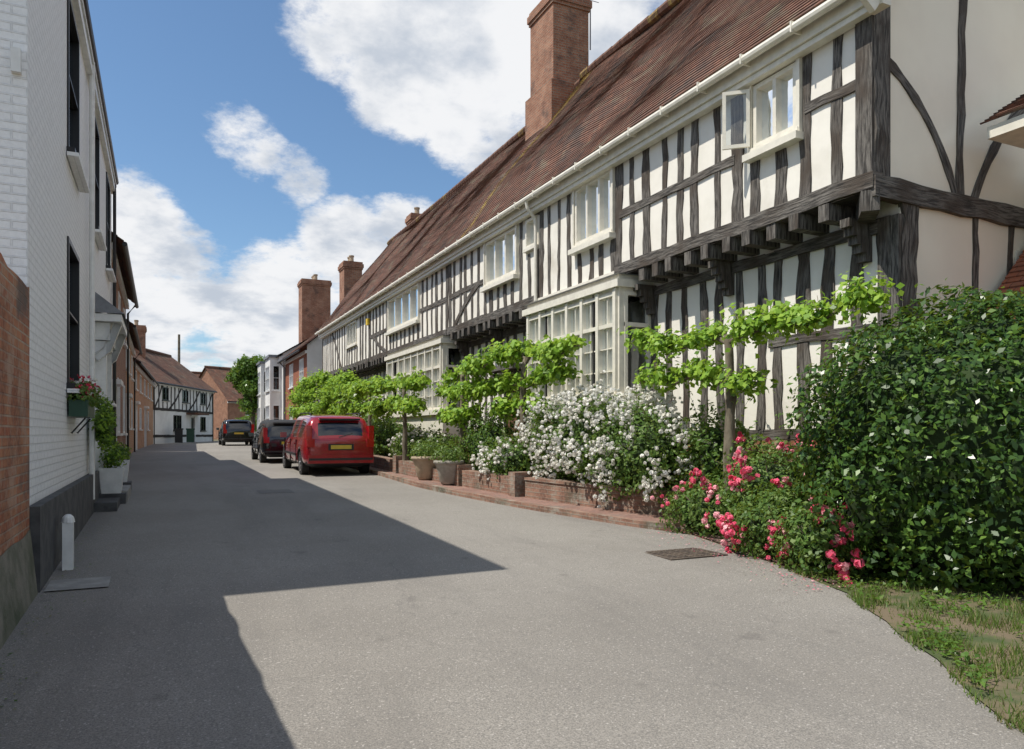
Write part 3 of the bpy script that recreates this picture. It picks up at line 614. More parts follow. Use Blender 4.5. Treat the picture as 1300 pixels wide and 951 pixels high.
mb.box(W0,8.95,10.3,3.25,5.7,5.12,5.26,M['frame']);mb.box(W0,9.02,10.0,3.05,5.95,2.6,2.72,M['frame']);mb.obj('roof',E)
# ---------------------------------------------------------------- foliage
def leafobj(name,C,Nn,S,mats,mi=None,asp=.55,parent=None,fold=.2):
    n=len(C);Nn=Nn/np.maximum(np.linalg.norm(Nn,axis=1,keepdims=True),1e-6)
    rv=rng.normal(size=(n,3));t=np.cross(Nn,rv);t/=np.maximum(np.linalg.norm(t,axis=1,keepdims=True),1e-6);b=np.cross(Nn,t)
    S=np.asarray(S).reshape(-1,1)*np.ones((n,1))
    V=np.stack([C-t*S,C+b*S*asp+Nn*S*fold-t*S*.15,C+t*S,C-b*S*asp+Nn*S*fold-t*S*.15],axis=1).reshape(-1,3)
    me=bpy.data.meshes.new(name);me.vertices.add(4*n);me.vertices.foreach_set('co',V.ravel())
    me.loops.add(4*n);me.loops.foreach_set('vertex_index',np.arange(4*n,dtype=np.int32))
    me.polygons.add(n);me.polygons.foreach_set('loop_start',np.arange(0,4*n,4,dtype=np.int32))
    try: me.polygons.foreach_set('loop_total',np.full(n,4,dtype=np.int32))
    except Exception: pass
    for m_ in mats: me.materials.append(m_)
    if mi is not None: me.polygons.foreach_set('material_index',np.asarray(mi,dtype=np.int32))
    me.update(calc_edges=True);o=bpy.data.objects.new(name,me);scene.collection.objects.link(o)
    if parent: par(o,parent)
    return o
def blob(c,r,n,rot=0,shell=.3,lump=.22,pw=2.0,seed=0,freq=2.2,zmin=None,up=.25):
    d=rng.normal(size=(n,3));d/=np.linalg.norm(d,axis=1,keepdims=True)
    k=1/(np.abs(d)**pw).sum(1)**(1/pw)
    ln=np.array([noise.noise(Vector(x*freq)+Vector((seed*7.3,seed,0)))*lump+noise.noise(Vector(x*freq*3)+Vector((seed,seed*3.1,5)))*lump*.45 for x in d])
    f=k*(1-shell*rng.random(n)**1.6)*(1+ln)
    p=d*f[:,None]*np.array(r);cs,sn=math.cos(rot),math.sin(rot)
    q=np.stack([p[:,0]*cs-p[:,1]*sn,p[:,0]*sn+p[:,1]*cs,p[:,2]],1)+np.array(c)
    nn=d.copy();nn=np.stack([nn[:,0]*cs-nn[:,1]*sn,nn[:,0]*sn+nn[:,1]*cs,nn[:,2]],1)*.7+rng.normal(size=(n,3))*.5;nn[:,2]+=up
    if zmin is not None:
        ok=q[:,2]>zmin;q=q[ok];nn=nn[ok]
    return q,nn
def core(mb,c,r,rot=0,sc=.72,pw=2.0,lump=.22,seed=0,freq=2.2,mat=None,zmin=-9):  # dark inner mass added inside the leaves to block light passing through
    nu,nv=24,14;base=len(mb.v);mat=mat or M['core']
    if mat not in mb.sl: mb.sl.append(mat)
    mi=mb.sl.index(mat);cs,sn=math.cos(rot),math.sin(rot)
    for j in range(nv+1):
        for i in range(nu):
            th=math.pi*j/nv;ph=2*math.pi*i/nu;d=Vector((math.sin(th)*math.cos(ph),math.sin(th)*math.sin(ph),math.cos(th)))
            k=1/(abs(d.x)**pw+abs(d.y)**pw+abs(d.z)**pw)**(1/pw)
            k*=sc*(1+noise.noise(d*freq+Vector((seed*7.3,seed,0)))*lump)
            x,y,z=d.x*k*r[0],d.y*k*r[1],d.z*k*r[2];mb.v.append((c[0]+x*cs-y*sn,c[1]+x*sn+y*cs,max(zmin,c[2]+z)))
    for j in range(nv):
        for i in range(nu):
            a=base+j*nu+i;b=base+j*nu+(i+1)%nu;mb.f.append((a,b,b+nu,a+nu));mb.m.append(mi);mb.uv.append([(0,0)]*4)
th=-math.radians(25.1)
# big rounded hedge
E=empty('clipped_hedge',(7.6,4.75,.2));hc=(7.92,4.53,1.30);hr=(2.36,1.36,1.72)
q,nn=blob(hc,hr,38000,rot=th,shell=.12,lump=.15,pw=2.05,seed=2,freq=3,zmin=.2)
mi=(rng.random(len(q))<.17).astype(int)
leafobj('leaves',q,nn,rng.uniform(.024,.052,len(q)),[M['hedge'],M['hedge2']],mi,parent=E)
q,nn=blob(hc,hr,2600,rot=th,shell=.0,lump=.22,pw=2.05,seed=2,freq=3,zmin=.5,up=.8)
leafobj('new_shoots',q,nn,rng.uniform(.02,.042,len(q)),[M['hedge2']],parent=E)
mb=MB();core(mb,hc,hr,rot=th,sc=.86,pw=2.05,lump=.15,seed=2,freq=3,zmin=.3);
for i in range(7):
    x,y=6.3+R(-.25,.35),4.75+R(-.35,.35);mb.tube([(x,y,.1),(x+R(-.05,.05),y+R(-.05,.05),.5),(x+R(-.1,.25),y+R(-.1,.1),1.0)],[.03,.025,.018],M['bark'],6)
mb.obj('stems_and_core',E,True)
def shrub(name,c,r,n,mats,frac,leaf,z0,flowers=None,seed=0,lump=.3,coresc=.6):
    E=empty(name,(c[0],c[1],z0));q,nn=blob(c,r,n,shell=.45,lump=lump,seed=seed,zmin=z0)
    mi=(rng.random(len(q))<frac).astype(int) if len(mats)>1 else None
    leafobj('leaves',q,nn,rng.uniform(leaf*.6,leaf*1.2,len(q)),mats,mi,parent=E)
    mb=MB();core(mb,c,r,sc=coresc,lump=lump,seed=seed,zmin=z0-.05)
    for i in range(5):
        a=R(0,6.3);mb.tube([(c[0],c[1],z0-.05),(c[0]+math.cos(a)*r[0]*.3,c[1]+math.sin(a)*r[1]*.3,c[2]),(c[0]+math.cos(a)*r[0]*.7,c[1]+math.sin(a)*r[1]*.7,c[2]+r[2]*.5)],[.02,.014,.006],M['bark'],5)
    SC=[]
    for i in range(int(16*r[1]+5)):
        q1,_=blob(c,(r[0]*.8,r[1]*.8,r[2]*.8),1,shell=.1,lump=lump,seed=seed);q1=q1[0]
        if q1[2]<c[2]: continue
        d=(q1-np.array(c));d/=np.linalg.norm(d);L_=R(.2,.45)*min(1,r[2]*1.4);q2=q1+(d+np.array([0,0,.6]))*L_*.6;q3=q2+(d*1.1+np.array([0,0,-.1]))*L_*.5
        mb.tube([tuple(q1),tuple(q2),tuple(q3)],[.006,.004,.002],M['bark'],4)
        t=rng.random((16,1));SC.append(q1*(1-t)+q3*t+np.array([0,0,.05])*np.sin(t*3.1)+rng.normal(size=(16,3))*.025)
    mb.obj('stems_and_core',E,True)
    if SC:
        C=np.concatenate(SC);leafobj('shoot_leaves',C,rng.normal(size=C.shape)+np.array([0,0,.6]),leaf*.9,[mats[-1]],parent=E)
    if flowers:
        nc,per,spread,fs,fmats,w=flowers
        cc,cn=blob(c,tuple(x*1.04 for x in r),nc*4,shell=.05,lump=lump,seed=seed,zmin=z0+.05)
        cl=np.array([noise.noise(Vector(x*2.6)+Vector((seed,0,0))) for x in cc])
        sc=(-cn[:,0]*.6-cn[:,1]*.25+cn[:,2]*.35+rng.random(len(cc))*1.1+cl*1.6);idx=np.argsort(-sc)[:nc];cc=cc[idx]
        F=[]
        for k in cc:
            m_=max(1,int(rng.poisson(per)))
            F.append(k+rng.normal(size=(m_,3))*spread)
        F=np.concatenate(F);K=9
        C=np.repeat(F,K,axis=0);dn=rng.normal(size=C.shape);dn/=np.linalg.norm(dn,axis=1,keepdims=True)
        fsz=np.repeat(rng.uniform(fs*.7,fs*1.25,len(F)),K);C=C+dn*fsz[:,None]*.45
        mi=np.repeat((rng.random(len(F))<w).astype(int),K)
        leafobj('blossoms',C,dn,fsz*.75,fmats,mi,asp=.9,parent=E)
    return E
WF=lambda n,per=6,s=.038:(n,per,.07,s,[M['wpet'],M['wpet']],0)
PF=lambda n,per=5,s=.044:(n,per,.05,s,[M['pink'],M['pink2']],.3)
shrub('white_rose_bush',(6.85,11.3,1.42),(.85,1.95,.88),14000,[M['shrub'],M['shrub2']],.3,.036,.72,WF(330),seed=3)
shrub('white_rose_bush',(6.75,9.75,1.3),(.7,1.25,.85),8500,[M['shrub'],M['shrub2']],.35,.036,.55,WF(105),seed=4)
shrub('white_rose_bush',(6.15,13.2,1.05),(.5,.8,.5),2500,[M['shrub'],M['shrub2']],.3,.036,.7,WF(34),seed=5)
shrub('pink_rose_bush',(6.75,8.0,.55),(.65,.65,.48),4200,[M['shrub'],M['shrub2']],.4,.033,.26,PF(19),seed=6)
shrub('pink_rose_bush',(6.95,7.1,.78),(.75,.75,.74),7000,[M['shrub'],M['shrub2']],.45,.033,.24,PF(20),seed=7)
shrub('pink_rose_bush',(6.3,6.3,.55),(.52,.62,.5),4800,[M['shrub'],M['shrub2']],.4,.033,.22,PF(21,6),seed=8)
shrub('pink_rose_bush',(6.15,5.55,.45),(.5,.5,.45),4000,[M['shrub'],M['shrub2']],.35,.033,.2,PF(15,7,.05),seed=9)
shrub('green_shrub',(7.3,8.6,1.1),(.5,.7,.85),4000,[M['shrub'],M['hedge2']],.3,.04,.4,None,seed=10)
shrub('green_shrub',(6.4,14.9,1.3),(.6,1.1,.68),5000,[M['shrub'],M['hedge2']],.4,.04,.7,None,seed=11)
shrub('green_shrub',(6.0,17.0,1.15),(.5,.7,.5),3000,[M['shrub'],M['shrub2']],.4,.04,.8,WF(12,3),seed=12)
shrub('green_shrub',(6.1,19.2,1.25),(.55,1.1,.5),3500,[M['shrub2'],M['shrub']],.4,.04,.8,WF(30,3),seed=13)
shrub('green_shrub',(6.4,22.5,1.4),(.7,1.8,.6),4000,[M['shrub'],M['hedge2']],.4,.05,.85,None,seed=14)
shrub('green_shrub',(6.5,27,1.5),(.7,2.6,.7),4500,[M['shrub'],M['hedge2']],.4,.06,.9,None,seed=15)
shrub('green_shrub',(6.4,33,1.6),(.7,3.0,.8),4500,[M['treel'],M['hedge2']],.4,.06,.9,None,seed=16)
# pleached limes
def pleached(px,X,tiers,n=3600,tr=.07,thin=1.0):
    d=1049*X/(px-205.0);Y=(d-.4242*X)/.9056;z0=zg(Y)+.02
    E=empty('pleached_lime_tree',(X,Y,z0));mb=MB()
    top=tiers[-1][0]
    bx_,by_=R(-.06,.06),R(-.08,.08)
    tp=[(X+bx_*math.sin(3*t)+R(-.015,.015),Y+by_*math.sin(3*t)+R(-.015,.015),z0-.1+(top+.1)*t) for t in np.linspace(0,1,11)]
    mb.tube(tp,[tr*1.3*(1-.4*i/10)*R(.9,1.15) for i in range(11)],M['bark'],10)
    Cs=[];Ns=[]
    for (h,l0,l1,dens) in tiers:
        for sg,Ln in ((-1,l0),(1,l1)):
            K=9;z=z0+h;pts=[(X,Y,z-.12)]
            for k in range(1,K+1):
                yy=Y+sg*Ln*k/K;zz=z+noise.noise(Vector((yy*1.3,h*5,px*.01)))*.2-.02;xx=X+noise.noise(Vector((yy,h,px*.1)))*.12;pts.append((xx,yy,zz))
            mb.tube(pts,[.038*(1-.075*k) for k in range(K+1)],M['bark'],6)
            m_=int(n*dens*Ln)
            t=rng.random(m_)*.95+.08;idx=np.clip(t*K,0,K-.001);i0=idx.astype(int);f=(idx-i0)[:,None];A=np.array(pts)
            base=A[i0]*(1-f)+A[np.minimum(i0+1,K)]*f
            cl=np.array([noise.noise(Vector((b[1]*3.1,h*9,px*.3))) for b in base])
            keep=rng.random(m_)<np.clip(.58+1.6*cl,.1,1);base=base[keep];cl=cl[keep];m_=len(base)
            rad=np.clip(.75+.9*cl,.3,1.35)[:,None]
            off=rng.normal(size=(m_,3))*np.array([.14,.07,.09*thin])*rad+np.array([0,0,.06])
            Cs.append(base+off);Ns.append(off*3+rng.normal(size=(m_,3))*.5+np.array([-.2,0,.5]))
            for k in range(int(Ln*7)):
                b=A[random.randint(1,K)];tp_=b+np.array([R(-.15,.15),R(-.1,.1),R(.1,.36)]);mb.tube([tuple(b),tuple(tp_)],[.01,.004],M['bark'],4)
                kk=9;t_=rng.random((kk,1));Cs.append(b*(1-t_)+tp_*t_+rng.normal(size=(kk,3))*.035);Ns.append(rng.normal(size=(kk,3))+np.array([0,0,.6]))
    C=np.concatenate(Cs);NN=np.concatenate(Ns)
    ds=.047 if d<13 else .06
    leafobj('leaves',C,NN,rng.uniform(ds*.65,ds*1.25,len(C)),[M['lime'],M['hedge2']],(rng.random(len(C))<.14).astype(int),asp=.75,parent=E)
    mb.obj('trunk_and_limbs',E,True)
pleached(925,6.75,[(2.06,.45,2.0,.26),(2.62,2.2,1.9,.30)])
pleached(668,6.45,[(1.7,.9,1.3,.24),(2.2,1.5,1.5,.24),(2.68,2.1,1.3,.26)],tr=.065)
pleached(588,6.05,[(1.55,.7,.9,.22),(2.05,1.3,1.3,.26),(2.5,1.5,1.3,.26)],tr=.065)
pleached(514,5.5,[(1.75,1.2,1.2,.26),(2.25,1.6,1.5,.28)],tr=.055)
pleached(468,5.45,[(1.7,1.5,1.5,.28),(2.3,1.8,1.8,.36)],tr=.055,thin=1.3)
pleached(432,5.6,[(1.7,1.6,1.6,.35),(2.3,2.0,2.0,.4),(2.7,1.6,1.4,.3)],tr=.055,thin=1.3)
pleached(403,5.6,[(1.8,2,2,.35),(2.4,2.2,2.2,.4),(2.9,1.8,1.8,.3)],tr=.055,thin=1.3)
pleached(385,5.6,[(1.8,2,2,.35),(2.4,2.2,2.2,.4),(2.8,1.8,1.8,.3)],tr=.055,thin=1.3)
def tree(name,x,y,h,r,n,leaf=.16,seed=0,mats=None):
    z0=zg(y);E=empty(name,(x,y,z0));mb=MB();mb.tube([(x,y,z0-.1),(x+.1,y,z0+h*.3),(x,y+.1,z0+h*.7)],[.22,.16,.06],M['bark'],8)
    Cs=[];Ns=[]
    for k in range(16):
        a=R(0,6.28);rr_=R(.1,.75)*r;zc=z0+h*R(.35,.88);s_=r*R(.3,.5);c=(x+math.cos(a)*rr_,y+math.sin(a)*rr_,zc)
        mb.tube([(x,y,z0+h*.35),c],[.07,.02],M['bark'],5)
        q,nn=blob(c,(s_,s_,s_*.8),n//16,shell=.6,lump=.4,seed=seed+k,freq=2.5);Cs.append(q);Ns.append(nn)
    C=np.concatenate(Cs);leafobj('leaves',C,np.concatenate(Ns),rng.uniform(leaf*.6,leaf*1.2,len(C)),mats or [M['treel'],M['hedge']],(rng.random(len(C))<.3).astype(int),parent=E);mb.obj('trunk',E,True)
tree('garden_tree',5.9,57,6.8,2.0,10000,.13,2,[M['hedge2'],M['treel']])
tree('garden_tree',13,70,7,2.6,7000,.2,31)
tree('garden_tree',-9,88,9,4,7000,.3,41)
tree('garden_tree',22,95,8,4,6000,.3,51)
E=empty('far_hedge',(7,66,.9));q,nn=blob((7.5,68,1.9),(2.6,1.2,1.2),6000,shell=.3,lump=.2,seed=60,zmin=.8);leafobj('leaves',q,nn,.1,[M['treel']],parent=E)
# ---------------------------------------------------------------- grass blades
V=[];F=[];MI=[]
cnt=0
while cnt<24000:
    y=R(1.0,5.6);x=XR(y)+wav(y)+abs(random.gauss(0,1.1))-.05
    dens=noise.noise(Vector((x*2.1,y*2.1,3)))+.5*noise.noise(Vector((x*5,y*5,8)));cnt+=1
    if dens<R(-.15,.3) and R(0,1)<.93: continue
    if x>9: continue
    h=R(.02,.075)*(1+1.3*max(0,dens));a=R(0,6.28);w=R(.003,.006);lx,ly=R(-.6,.6)*h,R(-.6,.6)*h;z=zg(y)+.008
    i=len(V);V+=[(x-w*math.cos(a),y-w*math.sin(a),z),(x+w*math.cos(a),y+w*math.sin(a),z),(x+lx,y+ly,z+h)];F.append((i,i+1,i+2));MI.append(1 if R(0,1)<.25 else 0)
me=bpy.data.meshes.new('grass');me.from_pydata(V,[],F);me.materials.append(M['blade']);me.materials.append(M['blade2']);me.polygons.foreach_set('material_index',MI);me.update()
o=bpy.data.objects.new('grass_tufts',me);scene.collection.objects.link(o)
n=4200;yy=rng.uniform(1.2,5.5,n);xx=np.array([XR(y)+wav(y) for y in yy])+np.abs(rng.normal(0,1.0,n))+.03
ok=np.array([noise.noise(Vector((x*1.8,y*1.8,9)))>.02 for x,y in zip(xx,yy)]);xx=xx[ok];yy=yy[ok];n=len(xx)
C=np.stack([xx,yy,np.array([zg(y) for y in yy])+rng.uniform(.02,.09,n)],1);leafobj('verge_weeds',C,rng.normal(size=(n,3))*.4+np.array([0,0,1]),rng.uniform(.012,.032,n),[M['hedge2'],M['shrub']],(rng.random(n)<.5).astype(int))
n=800;yy=rng.uniform(4.9,8.2,n);xx=np.array([XR(y) for y in yy])+rng.normal(0,.28,n)
C=np.stack([xx,yy,np.array([zg(y) for y in yy])+.024],1);leafobj('fallen_petals',C,rng.normal(size=(n,3))*.12+np.array([0,0,1]),rng.uniform(.006,.015,n),[M['pink'],M['pink2'],M['blade2']],rng.integers(0,3,n),asp=.8,fold=.05)
n=520;yy=rng.uniform(2.0,12,n);xx=-.9+np.abs(rng.normal(0,.14,n));C=np.stack([xx,yy,np.array([zg(y) for y in yy])+.012],1)
leafobj('leaf_litter',C,rng.normal(size=(n,3))*.15+np.array([0,0,1]),rng.uniform(.006,.014,n),[M['blade2'],M['shrub']],rng.integers(0,2,n),fold=.05)
# ---------------------------------------------------------------- small objects
mb=MB();
for j in range(6):
    for i in range(9):
        x0=5.02+i*.078;y0_=6.62+j*.085;mb.box(W0,x0,x0+.06,y0_,y0_+.065,zg(6.8)+.004,zg(6.8)+.018,M['iron'])
mb.box(W0,4.97,5.75,6.57,7.14,zg(6.5)-.05,zg(6.8)+.012,M['iron']);mb.obj('drain_cover')
def slab(name,x0,x1,y0,y1,mat,dz):
    sheet(name,[(y0,x0,x1),(y1,x0,x1)],dz,mat)
slab('stone_slab',-.9,-.42,7.4,7.85,M['stone'],.016)
M['patch']=nmat('tarmac_patch',(.16,.152,.142),(.20,.19,.175),60,.9,.6,110)
slab('tarmac_patch',1.7,2.35,15.0,15.7,M['patch'],.009)
def pot(name,x,y,z,s,mat):
    E=empty(name,(x,y,z));mb=MB();prof=[(.0,0),(.17,0),(.18,.03),(.2,.06),(.25,.28),(.3,.42),(.31,.44),(.34,.45),(.34,.51),(.3,.52),(.28,.5),(.26,.45),(0,.45)]
    mb.lathe((x,y,z),[(r*s,h*s) for r,h in prof],mat,24);mb.obj('pot',E,True)
    q,nn=blob((x,y,z+.62*s),(.4*s,.4*s,.3*s),900,shell=.7,lump=.4,seed=int(y),zmin=z+.45*s);leafobj('plant',q,nn,.03,[M['shrub2'],M['shrub']],(rng.random(len(q))<.5).astype(int),parent=E)
pot('terracotta_planter',5.42,16.15,zg(16)+.1,1.0,M['terracotta']);pot('terracotta_planter',5.45,14.75,zg(15)+.1,.95,M['terra2'])
def sqpot(x,y,s):
    z=zg(y);E=empty('white_planter_box',(x,y,z));mb=MB();b,t,h=.17*s,.22*s,.5*s
    A=[(x-b,y-b,z+.17),(x+b,y-b,z+.17),(x+b,y+b,z+.17),(x-b,y+b,z+.17)];T=[(x-t,y-t,z+.17+h),(x+t,y-t,z+.17+h),(x+t,y+t,z+.17+h),(x-t,y+t,z+.17+h)]
    for i in range(4): mb.quad([A[i],A[(i+1)%4],T[(i+1)%4],T[i]],M['white'])
    I=[(x-t+.03,y-t+.03,z+.16+h),(x+t-.03,y-t+.03,z+.16+h),(x+t-.03,y+t-.03,z+.16+h),(x-t+.03,y+t-.03,z+.16+h)];mb.quad(I,M['soil'])
    for i in range(4): mb.quad([T[i],T[(i+1)%4],I[(i+1)%4],I[i]],M['white'])
    mb.box(W0,x-.22,x+.22,y-.25,y+.25,z-.05,z+.169,M['flint']);mb.obj('planter',E)
    q,nn=blob((x,y,z+.17+h+.15),(.2,.2,.22),700,shell=.7,lump=.4,seed=int(y*3),zmin=z+.6);leafobj('plant',q,nn,.03,[M['lime'],M['shrub']],(rng.random(len(q))<.6).astype(int),parent=E)
sqpot(-.76,14.3,.85);sqpot(-.76,16.6,.85)
E=empty('flower_window_box',(-.8,10.9,2.0));mb=MB();mb.box(Fr((-1.02,10.3,0),(0,1,0),(1,0,0)),0,1.0,.02,.22,1.8,2.0,M['green'])
for a in (10.5,11.2): mb.tube([(-.99,a,1.6),(-.84,a,1.79)],.012,M['black'],5)
mb.obj('box',E,bevel=.015)
q,nn=blob((-.88,10.8,2.08),(.18,.6,.18),1300,shell=.8,lump=.4,seed=77);leafobj('leaves',q,nn,.028,[M['shrub2'],M['shrub']],(rng.random(len(q))<.5).astype(int),parent=E)
q,nn=blob((-.87,10.8,2.17),(.18,.55,.15),60,shell=.5,lump=.3,seed=78);C=np.repeat(q,6,0)+rng.normal(size=(len(q)*6,3))*.012;leafobj('flowers',C,rng.normal(size=C.shape),.02,[M['redpet'],M['pink'],M['wpet']],np.repeat(rng.choice([0,0,0,1,2],len(q)),6),asp=.9,parent=E)
E=empty('climbing_plant',(-.85,13,1.8));Cs=[];Ns=[]
for k in range(7):
    q,nn=blob((-.86+R(-.06,.1),12.9+R(-.6,.6),1.75+R(-.3,.3)),(.13,.3,.2),340,shell=.9,lump=.5,seed=79+k);Cs.append(q);Ns.append(nn)
q=np.concatenate(Cs);leafobj('leaves',q,np.concatenate(Ns),rng.uniform(.025,.045,len(q)),[M['lime'],M['shrub']],(rng.random(len(q))<.6).astype(int),parent=E)
mb=MB();mb.tube([(-.98,13.0,zg(13)),(-.95,13,1.2),(-.9,12.9,1.8)],[.02,.015,.01],M['bark'],6);mb.obj('stem',E)
mb=MB();z=zg(8.4);mb.box(Fr((-.82,8.4,z),(1,0,0),(0,1,0)),-.045,.045,-.05,.05,-.05,.46,M['white']);mb.lathe((-.82,8.4,z+.46),[(.06,0),(.05,.05),(.025,.075),(0,.08)],M['white'],12);mb.obj('white_post',None,bevel=.008)
mb=MB();mb.box(W0,-1.0,-.62,13.0,14.0,zg(13)-.1,zg(14)+.12,M['flint']);mb.obj('door_step')
E=empty('white_picket_fence',(4.2,64,.9));mb=MB();f5=Fr((4.6,66.5,zg(66)),(5,1.2,0),(1.2,-5,0))
for i in range(26): mb.box(f5,i*.15,i*.15+.08,0,.03,.05,1.0,M['white'])
mb.box(f5,-.1,3.95,-.05,-.001,.25,.35,M['white']);mb.box(f5,-.1,3.95,-.05,-.001,.75,.85,M['white']);mb.obj('pickets',E)
mb=MB();mb.tube([(1.4,73,.8),(1.42,73,10.4)],[.15,.1],M['bark'],8);mb.obj('telegraph_pole')
for k,(x,y) in enumerate(((1.1,57.5),(1.9,59.3))):
    z=zg(y);E=empty('wheelie_bin',(x,y,z));mb=MB();mb.box(W0,x-.25,x+.25,y-.3,y+.3,z+.05,z+.95,M['green'] if k else M['black']);mb.box(W0,x-.29,x+.29,y-.36,y+.32,z+.951,z+1.05,M['green'] if k else M['black']);mb.obj('bin',E,bevel=.03)
# ---------------------------------------------------------------- cars
def car(name,xc,yr,L,W,Ht,paint,roofm=None):
    kL,kW,kH=L/4.35,W/1.76,Ht/1.62;z0=zg(yr+L/2);pitch=(zg(yr+L*.82)-zg(yr+L*.18))/(L*.64)
    E=empty(name,(xc,yr+L/2,z0))
    T=lambda x,t,z:(xc+x*kW,yr+t*kL,z0+z*kH+pitch*(t*kL-L/2))
    S=[(0.0,.36,.84,.93,.76,.76,.68),(.03,.30,.93,.99,.82,.82,.72),(.20,.24,.97,1.45,.87,.87,.68),(.34,.22,.975,1.55,.875,.875,.68),(.5,.22,.975,1.58,.875,.875,.68),
       (1.22,.2,.96,1.615,.88,.88,.68),(1.32,.2,.96,1.617,.88,.88,.68),(2.15,.2,.94,1.61,.88,.88,.68),(2.25,.2,.94,1.60,.88,.88,.68),(2.62,.2,.93,1.53,.88,.88,.66),(3.30,.2,.92,1.03,.88,.86,.70),(3.42,.2,.90,.99,.88,.85,.70),(3.9,.21,.80,.88,.86,.82,.66),(4.2,.24,.66,.74,.82,.77,.6),(4.35,.3,.5,.58,.72,.68,.52)]
    ring=lambda s:[(0,s[1]),(s[4]*.8,s[1]),(s[4]*.98,s[1]+.09),(s[5]+.012,(s[1]+s[2])/2),(s[5]-.005,s[2]),(s[6]+.03,s[3]-.07),(s[6]-.07,s[3]),(0,s[3]+.02)]
    vs=[];K=14
    for s in S:
        r=ring(s);full=r+[(-x,z) for (x,z) in r[-2:0:-1]]
        for x,z in full: vs.append(T(x,s[0],z))
    fs=[];ms=[]
    for i in range(len(S)-1):
        for k in range(K):
            fs.append((i*K+k,i*K+(k+1)%K,(i+1)*K+(k+1)%K,(i+1)*K+k))
            m_=0;t0=S[i][0];t1=S[i+1][0]
            side=k in(4,9);top=k in (5,6,7,8)
            if side and (t0>=.5 and t1<=3.3) and (t1-t0)>.2: m_=1
            if side and t0==2.62: m_=1
            if k in (6,7) and t0==.03: m_=1
            if k in (6,7,5,8) and t0==2.62: m_=1
            if top and m_==0 and .2<=t0<2.6 and roofm: m_=2
            if k in (0,13,1,12): m_=3
            ms.append(m_)
    fs.append(tuple(range(K-1,-1,-1)));ms.append(0);fs.append(tuple(range((len(S)-1)*K,len(S)*K)));ms.append(0)
    me=bpy.data.meshes.new('body');me.from_pydata(vs,[],fs)
    for m_ in (paint,M['carglass'],roofm or paint,M['trim']): me.materials.append(m_)
    me.polygons.foreach_set('material_index',ms);me.polygons.foreach_set('use_smooth',[True]*len(fs));me.update()
    o=bpy.data.objects.new('body',me);scene.collection.objects.link(o)
    sb=o.modifiers.new('s','SUBSURF');sb.levels=2;sb.render_levels=2
    wh=[(.80,.33),(3.52,.33)];cut=[]
    for (t,z) in wh:
        q=T(0,t,z);bpy.ops.mesh.primitive_cylinder_add(vertices=36,radius=.375*kH,depth=W*1.3,location=q,rotation=(0,math.pi/2,0));cu=bpy.context.object;cu.data.materials.append(M['trim'])
        bm=o.modifiers.new('b','BOOLEAN');bm.operation='DIFFERENCE';bm.object=cu;bm.solver='EXACT';cut.append(cu)
    dg=bpy.context.evaluated_depsgraph_get();dg.update();nm=bpy.data.meshes.new_from_object(o.evaluated_get(dg));o.modifiers.clear();o.data=nm
    for cu in cut: bpy.data.objects.remove(cu,do_unlink=True)
    par(o,E)
    mb=MB()
    def bx(x0,x1,t0,t1,za,zb_,mat):
        p=[T(x0,t0,za),T(x1,t0,za),T(x1,t1,za),T(x0,t1,za),T(x0,t0,zb_),T(x1,t0,zb_),T(x1,t1,zb_),T(x0,t1,zb_)]
        for q in ((0,1,2,3),(4,5,6,7),(0,1,5,4),(1,2,6,5),(2,3,7,6),(3,0,4,7)): mb.quad([p[i] for i in q],mat)
    bx(-.6,.6,.3,4.0,.22,.5,M['trim'])
    mb.obj('underbody',E)
    mb=MB()
    bx(-.80,.80,-.045,.16,.34,.56,paint);bx(-.78,.78,-.055,.1,.42,.475,M['trim'])
    bx(-.25,.25,-.03,.04,.71,.81,M['plate']);bx(-.31,.31,-.012,.06,.68,.84,M['trim'])
    for s_ in (-1,1):
        x0,x1=sorted((s_*.64,s_*.82));bx(x0,x1,-.012,.16,.76,.98,M['lampred'])
        x0,x1=sorted((s_*.70,s_*.83));bx(x0,x1,.03,.22,.975,1.32,M['lampred'])
        x0,x1=sorted((s_*.55,s_*.76));bx(x0,x1,4.1,4.3,.56,.70,M['lampw'])
        x0,x1=sorted((s_*.86,s_*1.02));bx(x0,x1,2.95,3.05,.95,1.1,paint)
        for t in (1.45,2.4):
            x0,x1=sorted((s_*.87,s_*.905));bx(x0,x1,t,t+.17,.80,.83,paint)
        for t in (1.27,2.2,3.15):
            x0,x1=sorted((s_*.86,s_*.893));bx(x0,x1,t,t+.012,.30,.93,M['trim'])
        x0,x1=sorted((s_*.86,s_*.905));bx(x0,x1,1.25,3.05,.50,.56,M['trim'])
        if not roofm:
            mb.tube([T(s_*.62,.6,1.59),T(s_*.62,.8,1.65),T(s_*.62,2.1,1.65),T(s_*.62,2.3,1.60)],.016,M['trim'],6)
    bx(-.5,.5,.12,.24,1.46,1.51,M['trim'])
    mb.tube([T(-.05,.03,1.02),T(.3,.07,1.12)],.01,M['trim'],5)
    mb.obj('lights_and_trim',E,bevel=.012)
    mb=MB()
